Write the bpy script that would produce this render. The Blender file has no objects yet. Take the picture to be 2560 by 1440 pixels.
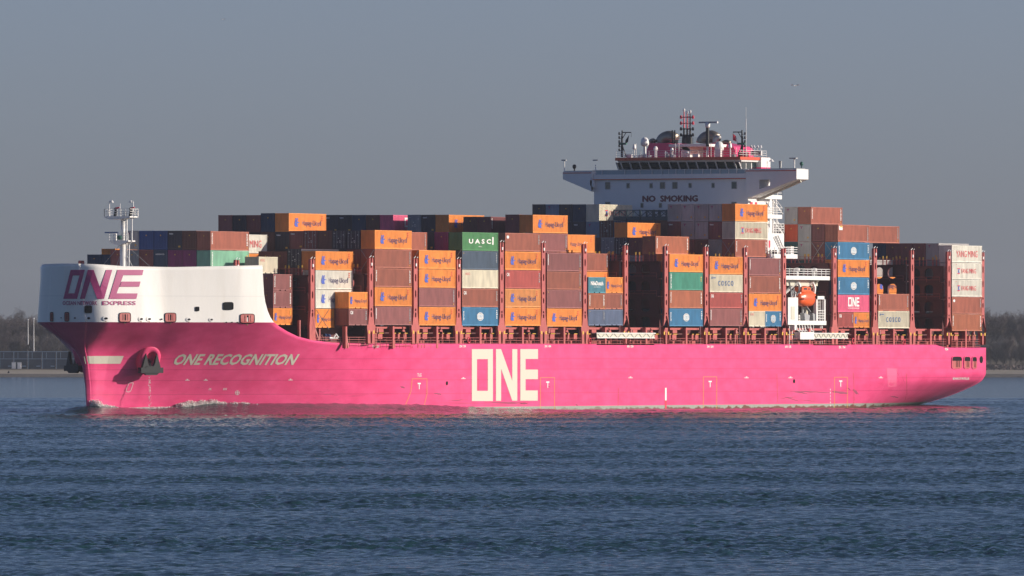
import bpy, bmesh, math, random
import numpy as np
from mathutils import Vector, Matrix

# ------------------------------------------------------------------ frame
# World axes: X runs aft along the ship, Y runs to starboard (away from the viewer)
# with Y = 0 on the port side plating, Z is up; the river lies at z = WL.
FOC, DIST, CA, SA, HOR, CAMZ, WL = 27660.0, 1757.0, .46, .888, 885.0, 8.8, -.35
S = bpy.context.scene
COL = S.collection
random.seed(7)
rnd = random.random

cam_d = bpy.data.cameras.new('camera')
cam = bpy.data.objects.new('camera', cam_d); COL.objects.link(cam)
cam.location = (-DIST * SA, -DIST * CA, CAMZ)
cam.rotation_euler = (math.radians(90), 0, math.atan2(CA, SA) - math.pi / 2)
cam_d.sensor_width = 36; cam_d.lens = FOC / 2560 * 36
cam_d.shift_y = (HOR - 720) / 2560
cam_d.clip_start = 5; cam_d.clip_end = 90000
S.camera = cam

SUN_AZ, SUN_EL = math.radians(25), math.radians(16.7)
sdir = Vector((math.cos(SUN_EL) * math.sin(SUN_AZ), -math.cos(SUN_EL) * math.cos(SUN_AZ), math.sin(SUN_EL)))
W = bpy.data.worlds.new('World'); S.world = W; W.use_nodes = True
nt = W.node_tree
bg = nt.nodes['Background']
sky = nt.nodes.new('ShaderNodeTexSky'); sky.sky_type = 'NISHITA'; sky.sun_disc = False
sky.sun_elevation = SUN_EL; sky.sun_rotation = math.atan2(sdir.x, sdir.y)
sky.air_density = .55; sky.dust_density = 1.0; sky.ozone_density = 2.6; sky.altitude = 0
hs = nt.nodes.new('ShaderNodeHueSaturation'); hs.inputs['Saturation'].default_value = 1.0
hs.inputs['Value'].default_value = 1.0
nt.links.new(sky.outputs[0], hs.inputs['Color'])
tint = nt.nodes.new('ShaderNodeMix'); tint.data_type = 'RGBA'; tint.blend_type = 'MULTIPLY'; tint.inputs['Factor'].default_value = 1
tint.inputs['B'].default_value = (1.05, .935, 1.02, 1)
nt.links.new(hs.outputs[0], tint.inputs['A']); nt.links.new(tint.outputs['Result'], bg.inputs['Color']); bg.inputs['Strength'].default_value = .096
sl = bpy.data.lights.new('sun', 'SUN'); sl.energy = 5.0; sl.angle = math.radians(.5); sl.color = (1, .9, .76)
so = bpy.data.objects.new('sun', sl); COL.objects.link(so)
so.rotation_euler = sdir.to_track_quat('Z', 'Y').to_euler()
S.view_settings.view_transform = 'Standard'; S.view_settings.look = 'None'
S.view_settings.exposure = 0; S.view_settings.gamma = 1
S.cycles.max_bounces = 5; S.cycles.diffuse_bounces = 2; S.cycles.glossy_bounces = 3
S.cycles.volume_bounces = 0; S.cycles.caustics_reflective = False; S.cycles.caustics_refractive = False

# ------------------------------------------------------------------ survey helpers (photo measure -> place on a known plane)
def PX(u, Y):
    q = u - 1280
    return (FOC * SA * Y + q * (DIST + CA * Y)) / (FOC * CA - q * SA)
def PY(u, X):
    q = u - 1280
    return (FOC * CA * X - q * (DIST + SA * X)) / (q * CA + FOC * SA)
def ZV(v, X, Y):
    return CAMZ + (HOR - v) * (DIST + SA * X + CA * Y) / FOC
def lerp(a, b, t): return a + (b - a) * t
def interp(x, xs, ys): return float(np.interp(x, xs, ys))

# ------------------------------------------------------------------ materials
MATS = {}
def mat(name, rgb, rough=.55, metal=0., spec=.5, var=.0, scale=.6, dirt=None, dirt_amt=.0, streak=False, bump=0.):
    if name in MATS: return MATS[name]
    m = bpy.data.materials.new(name); m.use_nodes = True
    n = m.node_tree.nodes; l = m.node_tree.links; b = n['Principled BSDF']
    b.inputs['Base Color'].default_value = (*rgb, 1); b.inputs['Roughness'].default_value = rough
    b.inputs['Metallic'].default_value = metal; b.inputs['Specular IOR Level'].default_value = spec
    if var or dirt_amt:
        tc = n.new('ShaderNodeTexCoord'); mp = n.new('ShaderNodeMapping')
        oi = n.new('ShaderNodeObjectInfo'); va = n.new('ShaderNodeVectorMath'); va.operation = 'ADD'
        sc = n.new('ShaderNodeVectorMath'); sc.operation = 'SCALE'; sc.inputs['Scale'].default_value = 60
        cb = n.new('ShaderNodeCombineXYZ')
        for i in range(3): l.new(oi.outputs['Random'], cb.inputs[i])
        l.new(cb.outputs[0], sc.inputs[0]); l.new(tc.outputs['Object'], va.inputs[0]); l.new(sc.outputs[0], va.inputs[1])
        l.new(va.outputs[0], mp.inputs['Vector'])
        mp.inputs['Scale'].default_value = (scale, scale, scale * (.35 if streak else 1))
        t = n.new('ShaderNodeTexNoise'); t.inputs['Scale'].default_value = 1.6; t.inputs['Detail'].default_value = 6
        l.new(mp.outputs[0], t.inputs['Vector'])
        src = None
        r = n.new('ShaderNodeMapRange'); r.inputs['From Min'].default_value = .3; r.inputs['From Max'].default_value = .7
        r.inputs['To Min'].default_value = 1 - var; r.inputs['To Max'].default_value = 1 + var * .5
        l.new(t.outputs['Fac'], r.inputs['Value'])
        ra = n.new('ShaderNodeMapRange'); ra.inputs['To Min'].default_value = 1 - var * .8; ra.inputs['To Max'].default_value = 1 + var * .3
        l.new(oi.outputs['Random'], ra.inputs['Value'])
        mu = n.new('ShaderNodeMath'); mu.operation = 'MULTIPLY'; l.new(r.outputs[0], mu.inputs[0]); l.new(ra.outputs[0], mu.inputs[1])
        vm = n.new('ShaderNodeVectorMath'); vm.operation = 'SCALE'; vm.inputs[0].default_value = rgb
        l.new(mu.outputs[0], vm.inputs['Scale']); src = vm.outputs[0]
        if dirt_amt:
            t2 = n.new('ShaderNodeTexNoise'); t2.inputs['Scale'].default_value = 3.2; t2.inputs['Detail'].default_value = 9
            t2.inputs['Roughness'].default_value = .7; l.new(mp.outputs[0], t2.inputs['Vector'])
            r2 = n.new('ShaderNodeMapRange'); r2.inputs['From Min'].default_value = .56; r2.inputs['From Max'].default_value = .72
            r2.inputs['To Max'].default_value = dirt_amt; l.new(t2.outputs['Fac'], r2.inputs['Value'])
            mx = n.new('ShaderNodeMix'); mx.data_type = 'RGBA'; l.new(r2.outputs[0], mx.inputs['Factor'])
            l.new(src, mx.inputs['A']); mx.inputs['B'].default_value = (*(dirt or (.16, .08, .05)), 1); src = mx.outputs['Result']
        l.new(src, b.inputs['Base Color'])
    MATS[name] = m
    return m

PAL = {  # container paints, real base colours
 'orange': ((.90, .31, .055), 'orange'), 'faded orange': ((.72, .3, .09), 'faded orange'),
 'maroon': ((.245, .062, .062), 'maroon'), 'rust': ((.43, .135, .085), 'rust red'), 'terracotta': ((.50, .165, .085), 'terracotta'),
 'plum': ((.33, .115, .11), 'plum'), 'brown': ((.17, .055, .04), 'brown'), 'cream': ((.74, .68, .53), 'cream'),
 'white': ((.80, .77, .68), 'white'), 'blue': ((.055, .25, .46), 'sky blue'), 'royal': ((.02, .075, .27), 'royal blue'),
 'navy': ((.02, .05, .115), 'dark blue'), 'ink': ((.035, .03, .055), 'black-blue'), 'slate': ((.085, .13, .19), 'slate blue'),
 'steel': ((.15, .20, .32), 'scuffed steel blue'), 'green': ((.085, .29, .11), 'green'), 'sea': ((.07, .33, .23), 'sea green'),
 'mint': ((.26, .55, .38), 'pale green'), 'teal': ((.02, .10, .105), 'dark teal'), 'pink': ((.86, .14, .28), 'pink'),
 'magenta': ((.27, .02, .15), 'magenta'), 'red': ((.50, .10, .085), 'red'), 'flame': ((.80, .11, .03), 'flame red'),
 'grey': ((.28, .31, .34), 'grey'), 'pale': ((.50, .48, .47), 'pale grey'), 'pale blue': ((.26, .34, .46), 'blue-grey'),
 'dirty': ((.40, .40, .36), 'rust-streaked grey'), 'turquoise': ((.10, .33, .42), 'turquoise')}
def paint(c):
    rgb, _ = PAL[c]
    heavy = {'dirty': .75, 'steel': .45, 'cream': .22, 'faded orange': .35, 'turquoise': .3}.get(c, .14)
    return mat('paint ' + c, rgb, rough=.5, var=.22, scale=.7, dirt_amt=heavy, streak=True)
M_PINK = mat('ship pink', (.78, .075, .205), .35, spec=.25)
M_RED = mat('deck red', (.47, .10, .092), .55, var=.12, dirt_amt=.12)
M_RED_SHADE = mat('deck red shade', (.11, .018, .022), .6, var=.12)  # deck red with the shade among the inner steelwork put into its colour
M_WHITE = mat('ship white', (.82, .81, .79), .42, var=.03, dirt=(.5, .4, .3), dirt_amt=.08)
M_CREAM = mat('letter cream', (.62, .60, .50), .5)
M_MAG = mat('letter magenta', (.38, .03, .165), .5)
M_MAROON = mat('letter maroon', (.14, .012, .03), .5)
M_BLACK = mat('black', (.008, .008, .01), .7, spec=.1)
M_DARK = mat('dark steel', (.02, .022, .026), .55, spec=.3)
M_GLASS = mat('bridge glass', (.012, .03, .035), .08, spec=.8)
M_YEL = mat('yellow', (.72, .42, .05), .5)
M_BLUEL = mat('logo blue', (.055, .11, .50), .5)
M_NAVYL = mat('letter navy', (.06, .045, .14), .5)
M_REDL = mat('letter red', (.66, .04, .08), .5)
M_REDC = mat('box red', (.66, .09, .10), .55)
M_WL = mat('letter white', (.8, .8, .78), .5)
M_BLUET = mat('letter blue', (.03, .10, .27), .5)
M_STEEL = mat('exhaust steel', (.30, .26, .21), .38, metal=.75, var=.15, scale=.5)
M_GAL = mat('galvanised', (.34, .35, .36), .5, metal=.3)
M_ORB = mat('lifeboat orange', (.85, .13, .03), .3)
M_BAND = mat('band orange', (.62, .085, .03), .45)
M_LGREY = mat('glass screen', (.30, .40, .46), .25)

# ------------------------------------------------------------------ mesh helpers
class MB:
    def __init__(s): s.v = []; s.f = []
    def add(s, vs, fs):
        o = len(s.v); s.v += [tuple(p) for p in vs]; s.f += [tuple(o + i for i in f) for f in fs]; return s
    def box(s, x0, x1, y0, y1, z0, z1):
        return s.add([(x, y, z) for x in (x0, x1) for y in (y0, y1) for z in (z0, z1)],
                     [(0, 1, 3, 2), (4, 6, 7, 5), (0, 4, 5, 1), (2, 3, 7, 6), (0, 2, 6, 4), (1, 5, 7, 3)])
    def tube(s, a, b, r0, r1=None, n=6, cap=True):
        r1 = r0 if r1 is None else r1
        a = Vector(a); b = Vector(b); d = (b - a).normalized()
        p = d.orthogonal().normalized(); q = d.cross(p)
        vs = []
        for c, r in ((a, r0), (b, r1)):
            for i in range(n):
                t = 2 * math.pi * i / n
                vs.append(c + p * (r * math.cos(t)) + q * (r * math.sin(t)))
        fs = [(i, (i + 1) % n, n + (i + 1) % n, n + i) for i in range(n)]
        if cap: fs += [tuple(range(n - 1, -1, -1)), tuple(range(n, 2 * n))]
        return s.add(vs, fs)
    def path(s, pts, rad, n=12):
        pts = [Vector(p) for p in pts]; rad = rad if isinstance(rad, (list, tuple)) else [rad] * len(pts)
        vs = []; ref = None
        for i, p in enumerate(pts):
            d = (pts[min(i + 1, len(pts) - 1)] - pts[max(i - 1, 0)]).normalized()
            if ref is None: ref = d.orthogonal().normalized()
            ref = (ref - d * ref.dot(d)).normalized(); q = d.cross(ref)
            for k in range(n):
                t = 2 * math.pi * k / n
                vs.append(p + ref * (rad[i] * math.cos(t)) + q * (rad[i] * math.sin(t)))
        fs = [(i * n + k, i * n + (k + 1) % n, (i + 1) * n + (k + 1) % n, (i + 1) * n + k) for i in range(len(pts) - 1) for k in range(n)]
        fs += [tuple(range(n - 1, -1, -1)), tuple(range((len(pts) - 1) * n, len(pts) * n))]
        return s.add(vs, fs)
    def lathe(s, c, prof, n=14, axis='z'):
        vs = []
        for r, h in prof:
            for k in range(n):
                t = 2 * math.pi * k / n; a, b = r * math.cos(t), r * math.sin(t)
                vs.append((c[0] + a, c[1] + b, c[2] + h) if axis == 'z' else (c[0] + h, c[1] + a, c[2] + b) if axis == 'x' else (c[0] + a, c[1] + h, c[2] + b))
        m = len(prof)
        fs = [(i * n + k, i * n + (k + 1) % n, (i + 1) * n + (k + 1) % n, (i + 1) * n + k) for i in range(m - 1) for k in range(n)]
        fs += [tuple(range(n - 1, -1, -1)), tuple(range((m - 1) * n, m * n))]
        return s.add(vs, fs)
    def prism(s, poly, fn, d0, d1):
        """poly of 2D points, fn(a, b, d) -> xyz"""
        n = len(poly)
        vs = [fn(a, b, d0) for a, b in poly] + [fn(a, b, d1) for a, b in poly]
        return s.add(vs, [tuple(range(n)), tuple(range(2 * n - 1, n - 1, -1))] + [(i, n + i, n + (i + 1) % n, (i + 1) % n) for i in range(n)])
    def rail(s, a, b, h=1.05, r=.045, bars=3, step=1.8):
        a = Vector(a); b = Vector(b); L = (b - a).length; k = max(1, round(L / step))
        for i in range(bars):
            z = Vector((0, 0, h * (1 - i / bars))); s.tube(a + z, b + z, r, n=4)
        for i in range(k + 1):
            p = a.lerp(b, i / k); s.tube(p, p + Vector((0, 0, h)), r, n=4)
        return s
    def mesh(s, name, mats, smooth=False):
        me = bpy.data.meshes.new(name); me.from_pydata(s.v, [], s.f)
        for m in (mats if isinstance(mats, (list, tuple)) else [mats]):
            if m is not None: me.materials.append(m)
        bm = bmesh.new(); bm.from_mesh(me); bmesh.ops.recalc_face_normals(bm, faces=bm.faces); bm.to_mesh(me); bm.free()
        if smooth: me.polygons.foreach_set('use_smooth', [True] * len(me.polygons))
        return me
    def build(s, name, mats, parent=None, smooth=False, loc=None):
        return put(name, s.mesh(name, mats, smooth), parent, loc)

def put(name, data, parent=None, loc=None, rot=None):
    o = bpy.data.objects.new(name, data); COL.objects.link(o)
    if parent is not None: o.parent = parent
    if loc is not None: o.location = loc
    if rot is not None: o.rotation_euler = rot
    return o
def tag(o, label, cat=None, group=None, kind=None):
    if label: o['label'] = label
    if cat: o['category'] = cat
    if group: o['group'] = group
    if kind: o['kind'] = kind
    return o

def plate(outer, holes, th, fn):
    """flat plate with real holes: outline lists in 2D, extruded by th; fn maps (a, b, d) -> xyz"""
    cu = bpy.data.curves.new('tmp', 'CURVE'); cu.dimensions = '2D'; cu.fill_mode = 'BOTH'; cu.extrude = th / 2
    for ring in [outer] + holes:
        sp = cu.splines.new('POLY'); sp.points.add(len(ring) - 1); sp.use_cyclic_u = True
        for i, (a, b) in enumerate(ring): sp.points[i].co = (a, b, 0, 1)
    return _curve_geo(cu, fn)
def _curve_geo(cu, fn):
    o = bpy.data.objects.new('tmp', cu); COL.objects.link(o)
    me = bpy.data.meshes.new_from_object(o.evaluated_get(bpy.context.evaluated_depsgraph_get()))
    v = [fn(p.co.x, p.co.y, p.co.z) for p in me.vertices]; f = [tuple(p.vertices) for p in me.polygons]
    bpy.data.objects.remove(o); bpy.data.curves.remove(cu); bpy.data.meshes.remove(me)
    return v, f
def oval(ca, cb, ra, rb, n=14, p=2.6):
    return [(ca + ra * math.copysign(abs(math.cos(t)) ** (2 / p), math.cos(t)), cb + rb * math.copysign(abs(math.sin(t)) ** (2 / p), math.sin(t)))
            for t in [2 * math.pi * i / n for i in range(n)]]
def text2d(txt, x0, x1, z0, cap, shear=0., vertical=False, res=2, bold=0., spacing=1.):
    """flat lettering fitted to x0..x1 with capital height cap; returns verts, faces in (a, b)"""
    cu = bpy.data.curves.new('tmp', 'FONT'); cu.body = txt; cu.size = 1; cu.resolution_u = res; cu.offset = bold; cu.space_character = spacing
    v, f = _curve_geo(cu, lambda a, b, d: (a, b))
    if not v: return [], []
    xs = [p[0] for p in v]; mn, mx = min(xs), max(xs); k = (x1 - x0) / max(mx - mn, 1e-6); kz = cap / .7
    out = []
    for a, b in v:
        A = (a - mn) * k; B = b * kz
        out.append((x0 + A + shear * B, z0 + B))
    return out, f
def flat_letters(mb, geo, fn):
    v, f = geo; mb.add([fn(a, b) for a, b in v], f); return mb

# ------------------------------------------------------------------ hull form
BEAM = 21.5
STZ = [-3, 0, 4, 7, 8.5, 10, 12, 13.6, 18, 23]; STX = [-98.4, -98.6, -98.9, -99.7, -100.5, -101.9, -103.8, -105.4, -105.6, -105.8]
XE = -15.
D1 = [0, .12, .45, 1.2, 2.2, 4.5, 8, 12, 16, 20, 24, 28, 32, 36, 42, 50, 95]; W1 = [0, 1.6, 3.3, 5.1, 6.1, 7.35, 9.1, 10.7, 13.1, 15.4, 17.7, 19.3, 20.4, 21.0, 21.35, 21.5, 21.5]
D0 = [0, .3, 1.1, 3.6, 8.6, 18.6, 28.6, 38.6, 48.6, 58.6, 68.6, 78.6, 90]; W0 = [0, .35, .70, 1.3, 2.4, 5.8, 10.4, 13.9, 16.9, 19.2, 20.8, 21.5, 21.5]
TZ = [-3, -1, -.5, .25, .9, 1.65, 2.5, 3.5, 4.2, 5.3]; TW = [0.5, 3, 6.5, 10, 12.4, 14.9, 17.2, 19.6, 20.8, 21.5]
GZ = [0, 4, 7, 8.6, 9.6, 10.3, 11.2, 12.2, 13.6, 14.4]; GV = [0, .02, .05, .10, .18, .31, .52, .75, 1, 1.12]
def sm(x, xs, ys):
    """smoothed interpolation"""
    h = (xs[-1] - xs[0]) * .0026
    return sum(interp(x + k * h, xs, ys) for k in (-1.5, -.5, .5, 1.5)) / 4 if x > xs[0] + 2 * h else interp(x, xs, ys)
def stem(z): return interp(z, STZ, STX)
def halfw(X, z):
    st = stem(z)
    if X <= st: return 0.
    if X < XE:
        t = (X - st) / (XE - st)
        zz = min(13.6, max(0, z)); s = interp(X, [-99, -96, -89, -85], [0, .12, .88, 1])
        g = lerp(sum(interp(zz + k, GZ, GV) for k in (-.6, -.3, 0, .3, .6)) / 5 if zz < 13.6 else 1., (zz / 13.6) ** 1.1, s)
        w = lerp(sm(t * 83.6, D0, W0), sm(t * 92, D1, W1), g)
        if z > 13.6: w -= min(w, 2.5) / 2.5 * .95 * (z - 13.6) / 8.8 * interp(X, [-98, -84], [1, 0])
        return w
    if X > 115:
        t = ((X - 115) / 63.4) ** 1.6
        return lerp(BEAM, interp(z, TZ, TW), t)
    return BEAM
def port(X, z): return BEAM - halfw(X, z)
def curve_pt(s, z):
    """point of the waterline curve at height z: s metres aft of the stem, port side for s > 0, starboard for s < 0"""
    X = stem(z) + abs(s); w = halfw(X, z)
    return X, (BEAM - w if s >= 0 else BEAM + w)
def hull_pt(u, v, off=0.):
    z = ZV(v, PX(u, 5.), 5.)
    for _ in range(3):
        lo, hi = -9.5, 300.
        for _ in range(34):
            m = (lo + hi) / 2; X, Y = curve_pt(m, z)
            if 1280 + FOC * (CA * X - SA * Y) / (DIST + SA * X + CA * Y) > u: hi = m
            else: lo = m
        X, Y = curve_pt(m, z); z = ZV(v, X, Y)
    if off:
        a, b = curve_pt(m - .15, z), curve_pt(m + .15, z); t = Vector((b[0] - a[0], b[1] - a[1]))
        if t.length > 1e-6: t.normalize(); X += t.y * off; Y -= t.x * off
    return X, Y, z
def hull_at(u, v):
    X, Y, z = hull_pt(u, v); return X, z
# top edge of the side plating: bulwark, its swept end, main deck, lower aft deck
TOPX = []; TOPZ = []
for u, v in [(656, 663), (658, 705), (660, 735), (663, 755), (669, 777), (676, 793), (684, 805), (700, 818), (720, 830), (745, 842), (780, 851), (830, 857), (880, 858.5)]:
    X, z = hull_at(u, v); TOPX.append(X); TOPZ.append(z)
for i in range(1, len(TOPX)):
    if TOPX[i] <= TOPX[i - 1] + .12: TOPX[i] = TOPX[i - 1] + .12
TOPZ[-1] = 10.42
TX = [-108, -100, -92] + TOPX + [158, 161.5, 179]; TZt = [22.65, 22.1, 22.0] + TOPZ + [10.4, 9.92, 9.9]
def ztop(X): return interp(X, TX, TZt)

def hull_material():
    m = bpy.data.materials.new('hull paint'); m.use_nodes = True
    n = m.node_tree.nodes; l = m.node_tree.links; b = n['Principled BSDF']
    b.inputs['Roughness'].default_value = .3; b.inputs['Specular IOR Level'].default_value = .25
    tc = n.new('ShaderNodeTexCoord'); sp = n.new('ShaderNodeSeparateXYZ'); l.new(tc.outputs['Object'], sp.inputs[0])
    def noise(scale, vec=(1, 1, 1), det=6, rough=.55):
        mp = n.new('ShaderNodeMapping'); mp.inputs['Scale'].default_value = vec; l.new(tc.outputs['Object'], mp.inputs['Vector'])
        t = n.new('ShaderNodeTexNoise'); t.inputs['Scale'].default_value = scale; t.inputs['Detail'].default_value = det
        t.inputs['Roughness'].default_value = rough; l.new(mp.outputs[0], t.inputs['Vector']); return t.outputs['Fac']
    def mr(src, a, b_, c, d):
        r = n.new('ShaderNodeMapRange'); r.inputs[1].default_value = a; r.inputs[2].default_value = b_
        r.inputs[3].default_value = c; r.inputs[4].default_value = d; l.new(src, r.inputs[0]); return r.outputs[0]
    def math_(op, a, b_):
        k = n.new('ShaderNodeMath'); k.operation = op
        for i, s in enumerate((a, b_)):
            if isinstance(s, (int, float)): k.inputs[i].default_value = s
            else: l.new(s, k.inputs[i])
        return k.outputs[0]
    def mix(f, a, b_):
        k = n.new('ShaderNodeMix'); k.data_type = 'RGBA'; l.new(f, k.inputs['Factor'])
        for nm, s in (('A', a), ('B', b_)):
            if isinstance(s, tuple): k.inputs[nm].default_value = (*s, 1)
            else: l.new(s, k.inputs[nm])
        return k.outputs['Result']
    z = sp.outputs['Z']; x = sp.outputs['X']
    pink = mix(mr(noise(.25, (1, 1, 2.5)), .35, .65, 0, 1), (.72, .064, .195), (.82, .090, .250))
    # vertical plate streaks and paler touched-up patches
    pink = mix(mr(noise(.55, (1, 1, .12), 4), .6, .75, 0, .25), pink, (.72, .13, .25))
    # fender scuffs low on the side, drawn out along the hull
    sc = math_('MULTIPLY', mr(noise(.5, (.22, 1, 3.2), 9, .72), .585, .66, 0, 1), mr(noise(.045, (1, 1, .5), 2), .5, .6, 0, 1))
    sc = math_('MULTIPLY', sc, mr(z, 4.5, 3.0, 0, .62))
    pink = mix(sc, pink, (.20, .06, .09))
    # plate seams
    for zs in (8.05, 6.4, 4.75, 2.6):
        d = math_('ABSOLUTE', math_('SUBTRACT', z, zs), 0)
        pink = mix(mr(d, .03, .08, .5, 0), pink, (.45, .04, .12))
    white = mix(mr(noise(.5, (1, 1, .2), 5), .5, .75, 0, .22), (.84, .825, .79), (.66, .60, .50))
    seam = math_('ABSOLUTE', math_('SUBTRACT', z, 17.6), 0)
    white = mix(mr(seam, .03, .07, .3, 0), white, (.5, .5, .5))
    boot = mix(mr(noise(1.2, (1, 1, 1), 6), .4, .62, 0, 1), (.31, .34, .29), (.36, .37, .33))
    edge = math_('ADD', z, mr(noise(.35, (1, 1, .5), 8, .65), .3, .7, -.55, .45))
    growth = math_('MULTIPLY', mr(edge, .02, -.05, 0, 1), mr(x, 10, 60, .35, 1))
    boot = mix(growth, boot, (.17, .075, .05))
    gt = lambda zz: mr(z, zz - .012, zz + .012, 0, 1)
    wx = math_('MULTIPLY', gt(13.62), mr(x, -60, -59, 1, 0))
    c = mix(gt(.45), boot, pink); c = mix(wx, c, white)
    l.new(c, b.inputs['Base Color'])
    bp = n.new('ShaderNodeBump'); bp.inputs['Strength'].default_value = .6; bp.inputs['Distance'].default_value = .10
    l.new(noise(.30, (1, 1, .45), 4), bp.inputs['Height']); l.new(bp.outputs[0], b.inputs['Normal'])
    return m
M_HULL = hull_material()

ship = bpy.data.objects.new('container_ship', None); COL.objects.link(ship); ship.location = (0, 0, 0)
tag(ship, 'large pink container ship with white bow and white bridge tower', 'container ship')

def build_hull():
    xs = []
    t = 0.
    base = [i for i in np.concatenate([np.linspace(0, 1, 64) ** 2.0 * 10, np.linspace(10.5, 24, 22)])]
    def xcols(z, k):  # column k -> X, following the stem rake forward
        st = stem(z)
        if k < len(base): return st + base[k] * (-82 - st) / 24.5
        return None
    aft = sorted(set([round(v, 3) for v in list(np.linspace(-82, TOPX[0] - .05, 4)) + TOPX + list(np.linspace(TOPX[-1], XE, 24)) + list(np.linspace(XE, 115, 14)) + list(np.linspace(115, 178.4, 32)) + [158, 161.5]]))
    NC = len(base) + len(aft)
    NA, NB = 34, 16
    V = []; idx = {}
    for side in (-1, 1):
        for k in range(NC):
            for j in range(NA + NB + 1):
                Xr = None if k < len(base) else aft[k - len(base)]
                zt = ztop(Xr if Xr is not None else stem(20) + base[k] * (-82 - stem(20)) / 24.5)
                z1 = min(13.62, zt)
                z = lerp(-2.5, z1, j / NA) if j <= NA else lerp(z1, zt, (j - NA) / NB)
                X = Xr if Xr is not None else xcols(z, k)
                w = halfw(X, z)
                idx[side, k, j] = len(V); V.append((X, BEAM + side * w, z))
    F = []
    for side in (-1, 1):
        for k in range(NC - 1):
            for j in range(NA + NB):
                q = [idx[side, k, j], idx[side, k + 1, j], idx[side, k + 1, j + 1], idx[side, k, j + 1]]
                if abs(V[q[0]][2] - V[q[3]][2]) < 1e-4 and abs(V[q[1]][2] - V[q[2]][2]) < 1e-4: continue
                F.append(q if side < 0 else q[::-1])
    k = NC - 1   # transom
    for j in range(NA + NB):
        if abs(V[idx[-1, k, j]][2] - V[idx[-1, k, j + 1]][2]) > 1e-4:
            F.append([idx[-1, k, j], idx[1, k, j], idx[1, k, j + 1], idx[-1, k, j + 1]])
    me = bpy.data.meshes.new('hull'); me.from_pydata(V, [], F); me.materials.append(M_HULL)
    bm = bmesh.new(); bm.from_mesh(me); bmesh.ops.remove_doubles(bm, verts=bm.verts, dist=.004)
    bmesh.ops.recalc_face_normals(bm, faces=bm.faces); bm.to_mesh(me); bm.free()
    me.polygons.foreach_set('use_smooth', [True] * len(me.polygons))
    for e in me.edges:
        a, b = (me.vertices[q].co for q in e.vertices)
        if abs(a.z - 13.62) < .03 and abs(b.z - 13.62) < .03: e.use_edge_sharp = True
    o = put('hull', me, ship)
    md = o.modifiers.new('thick', 'SOLIDIFY'); md.thickness = .12; md.offset = -1
    # decks
    d = MB(); n = 60; pts = [(x, port(x, 9.4) + .2) for x in np.linspace(-80, 178.2, n)]
    for i in range(n - 1):
        (xa, ya), (xb, yb) = pts[i], pts[i + 1]
        zz = 9.6
        d.add([(xa, ya + .15, zz), (xb, yb + .15, zz), (xb, 2 * BEAM - yb - .15, zz), (xa, 2 * BEAM - ya - .15, zz)], [(0, 1, 2, 3)])
    d.build('main_deck', M_RED_SHADE, ship)
    d = MB(); n = 30; pts = [(x, port(x, 12.9)) for x in np.linspace(-105.6, -80, n)]
    for i in range(n - 1):
        (xa, ya), (xb, yb) = pts[i], pts[i + 1]
        d.add([(xa, ya + .15, 13.0), (xb, yb + .15, 13.0), (xb, 2 * BEAM - yb - .15, 13.0), (xa, 2 * BEAM - ya - .15, 13.0)], [(0, 1, 2, 3)])
    d.add([(-80, port(-80, 9.5) + .4, 9.6), (-80, 2 * BEAM - port(-80, 9.5) - .4, 9.6), (-80, 2 * BEAM - port(-80, 12.9) - .2, 13), (-80, port(-80, 12.9) + .2, 13)], [(0, 1, 2, 3)])
    d.build('forecastle_deck', M_RED_SHADE, ship)
    return o
HULL = build_hull()

def on_hull(mb, geo, mirror=False, off=.035):
    """lay flat lettering given in photo measure (u, v) onto the plating"""
    v, f = geo
    bm = bmesh.new()
    vs = [bm.verts.new((a, b, 0)) for a, b in v]
    for q in f:
        try: bm.faces.new([vs[i] for i in q])
        except ValueError: pass
    for _ in range(3):
        es = [e for e in bm.edges if e.calc_length() > 11]
        if not es: break
        bmesh.ops.subdivide_edges(bm, edges=es, cuts=1)
    bmesh.ops.triangulate(bm, faces=bm.faces)
    bm.verts.index_update()
    P = []
    for w in bm.verts:
        P.append(hull_pt(w.co.x, w.co.y, off))
    mb.add(P, [tuple(x.index for x in q.verts) for q in bm.faces]); bm.free(); return mb
def poly_geo(polys):
    v = []; f = []
    for p in polys:
        f.append(tuple(range(len(v), len(v) + len(p)))); v += p
    return v, f
def scr(pts, s, ox, oy): return [(ox + a / s, oy + b / s) for a, b in pts]

# ---- big amidships word ONE
s_, ox, oy = 4.267, 960, 840
A = lambda *p: scr(p, s_, ox, oy)
one = [A((935, 140), (1160, 140), (1160, 247), (935, 247)), A((935, 585), (1160, 585), (1160, 694), (935, 694)),
       A((935, 247), (990, 247), (990, 585), (935, 585)), A((1105, 247), (1160, 247), (1160, 585), (1105, 585)),
       A((1192, 140), (1247, 140), (1247, 692), (1192, 692)), A((1366, 140), (1420, 140), (1420, 690), (1366, 690)),
       A((1247, 140), (1366, 478), (1366, 690), (1247, 350)),
       A((1452, 140), (1508, 140), (1508, 690), (1452, 690)), A((1508, 140), (1641, 140), (1641, 245), (1508, 245)),
       A((1508, 358), (1640, 358), (1640, 461), (1508, 461)), A((1508, 581), (1638, 581), (1638, 690), (1508, 690))]
o = on_hull(MB(), poly_geo(one)).build('hull_name_lettering', M_CREAM, HULL); tag(o, 'large cream word amidships')
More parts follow.
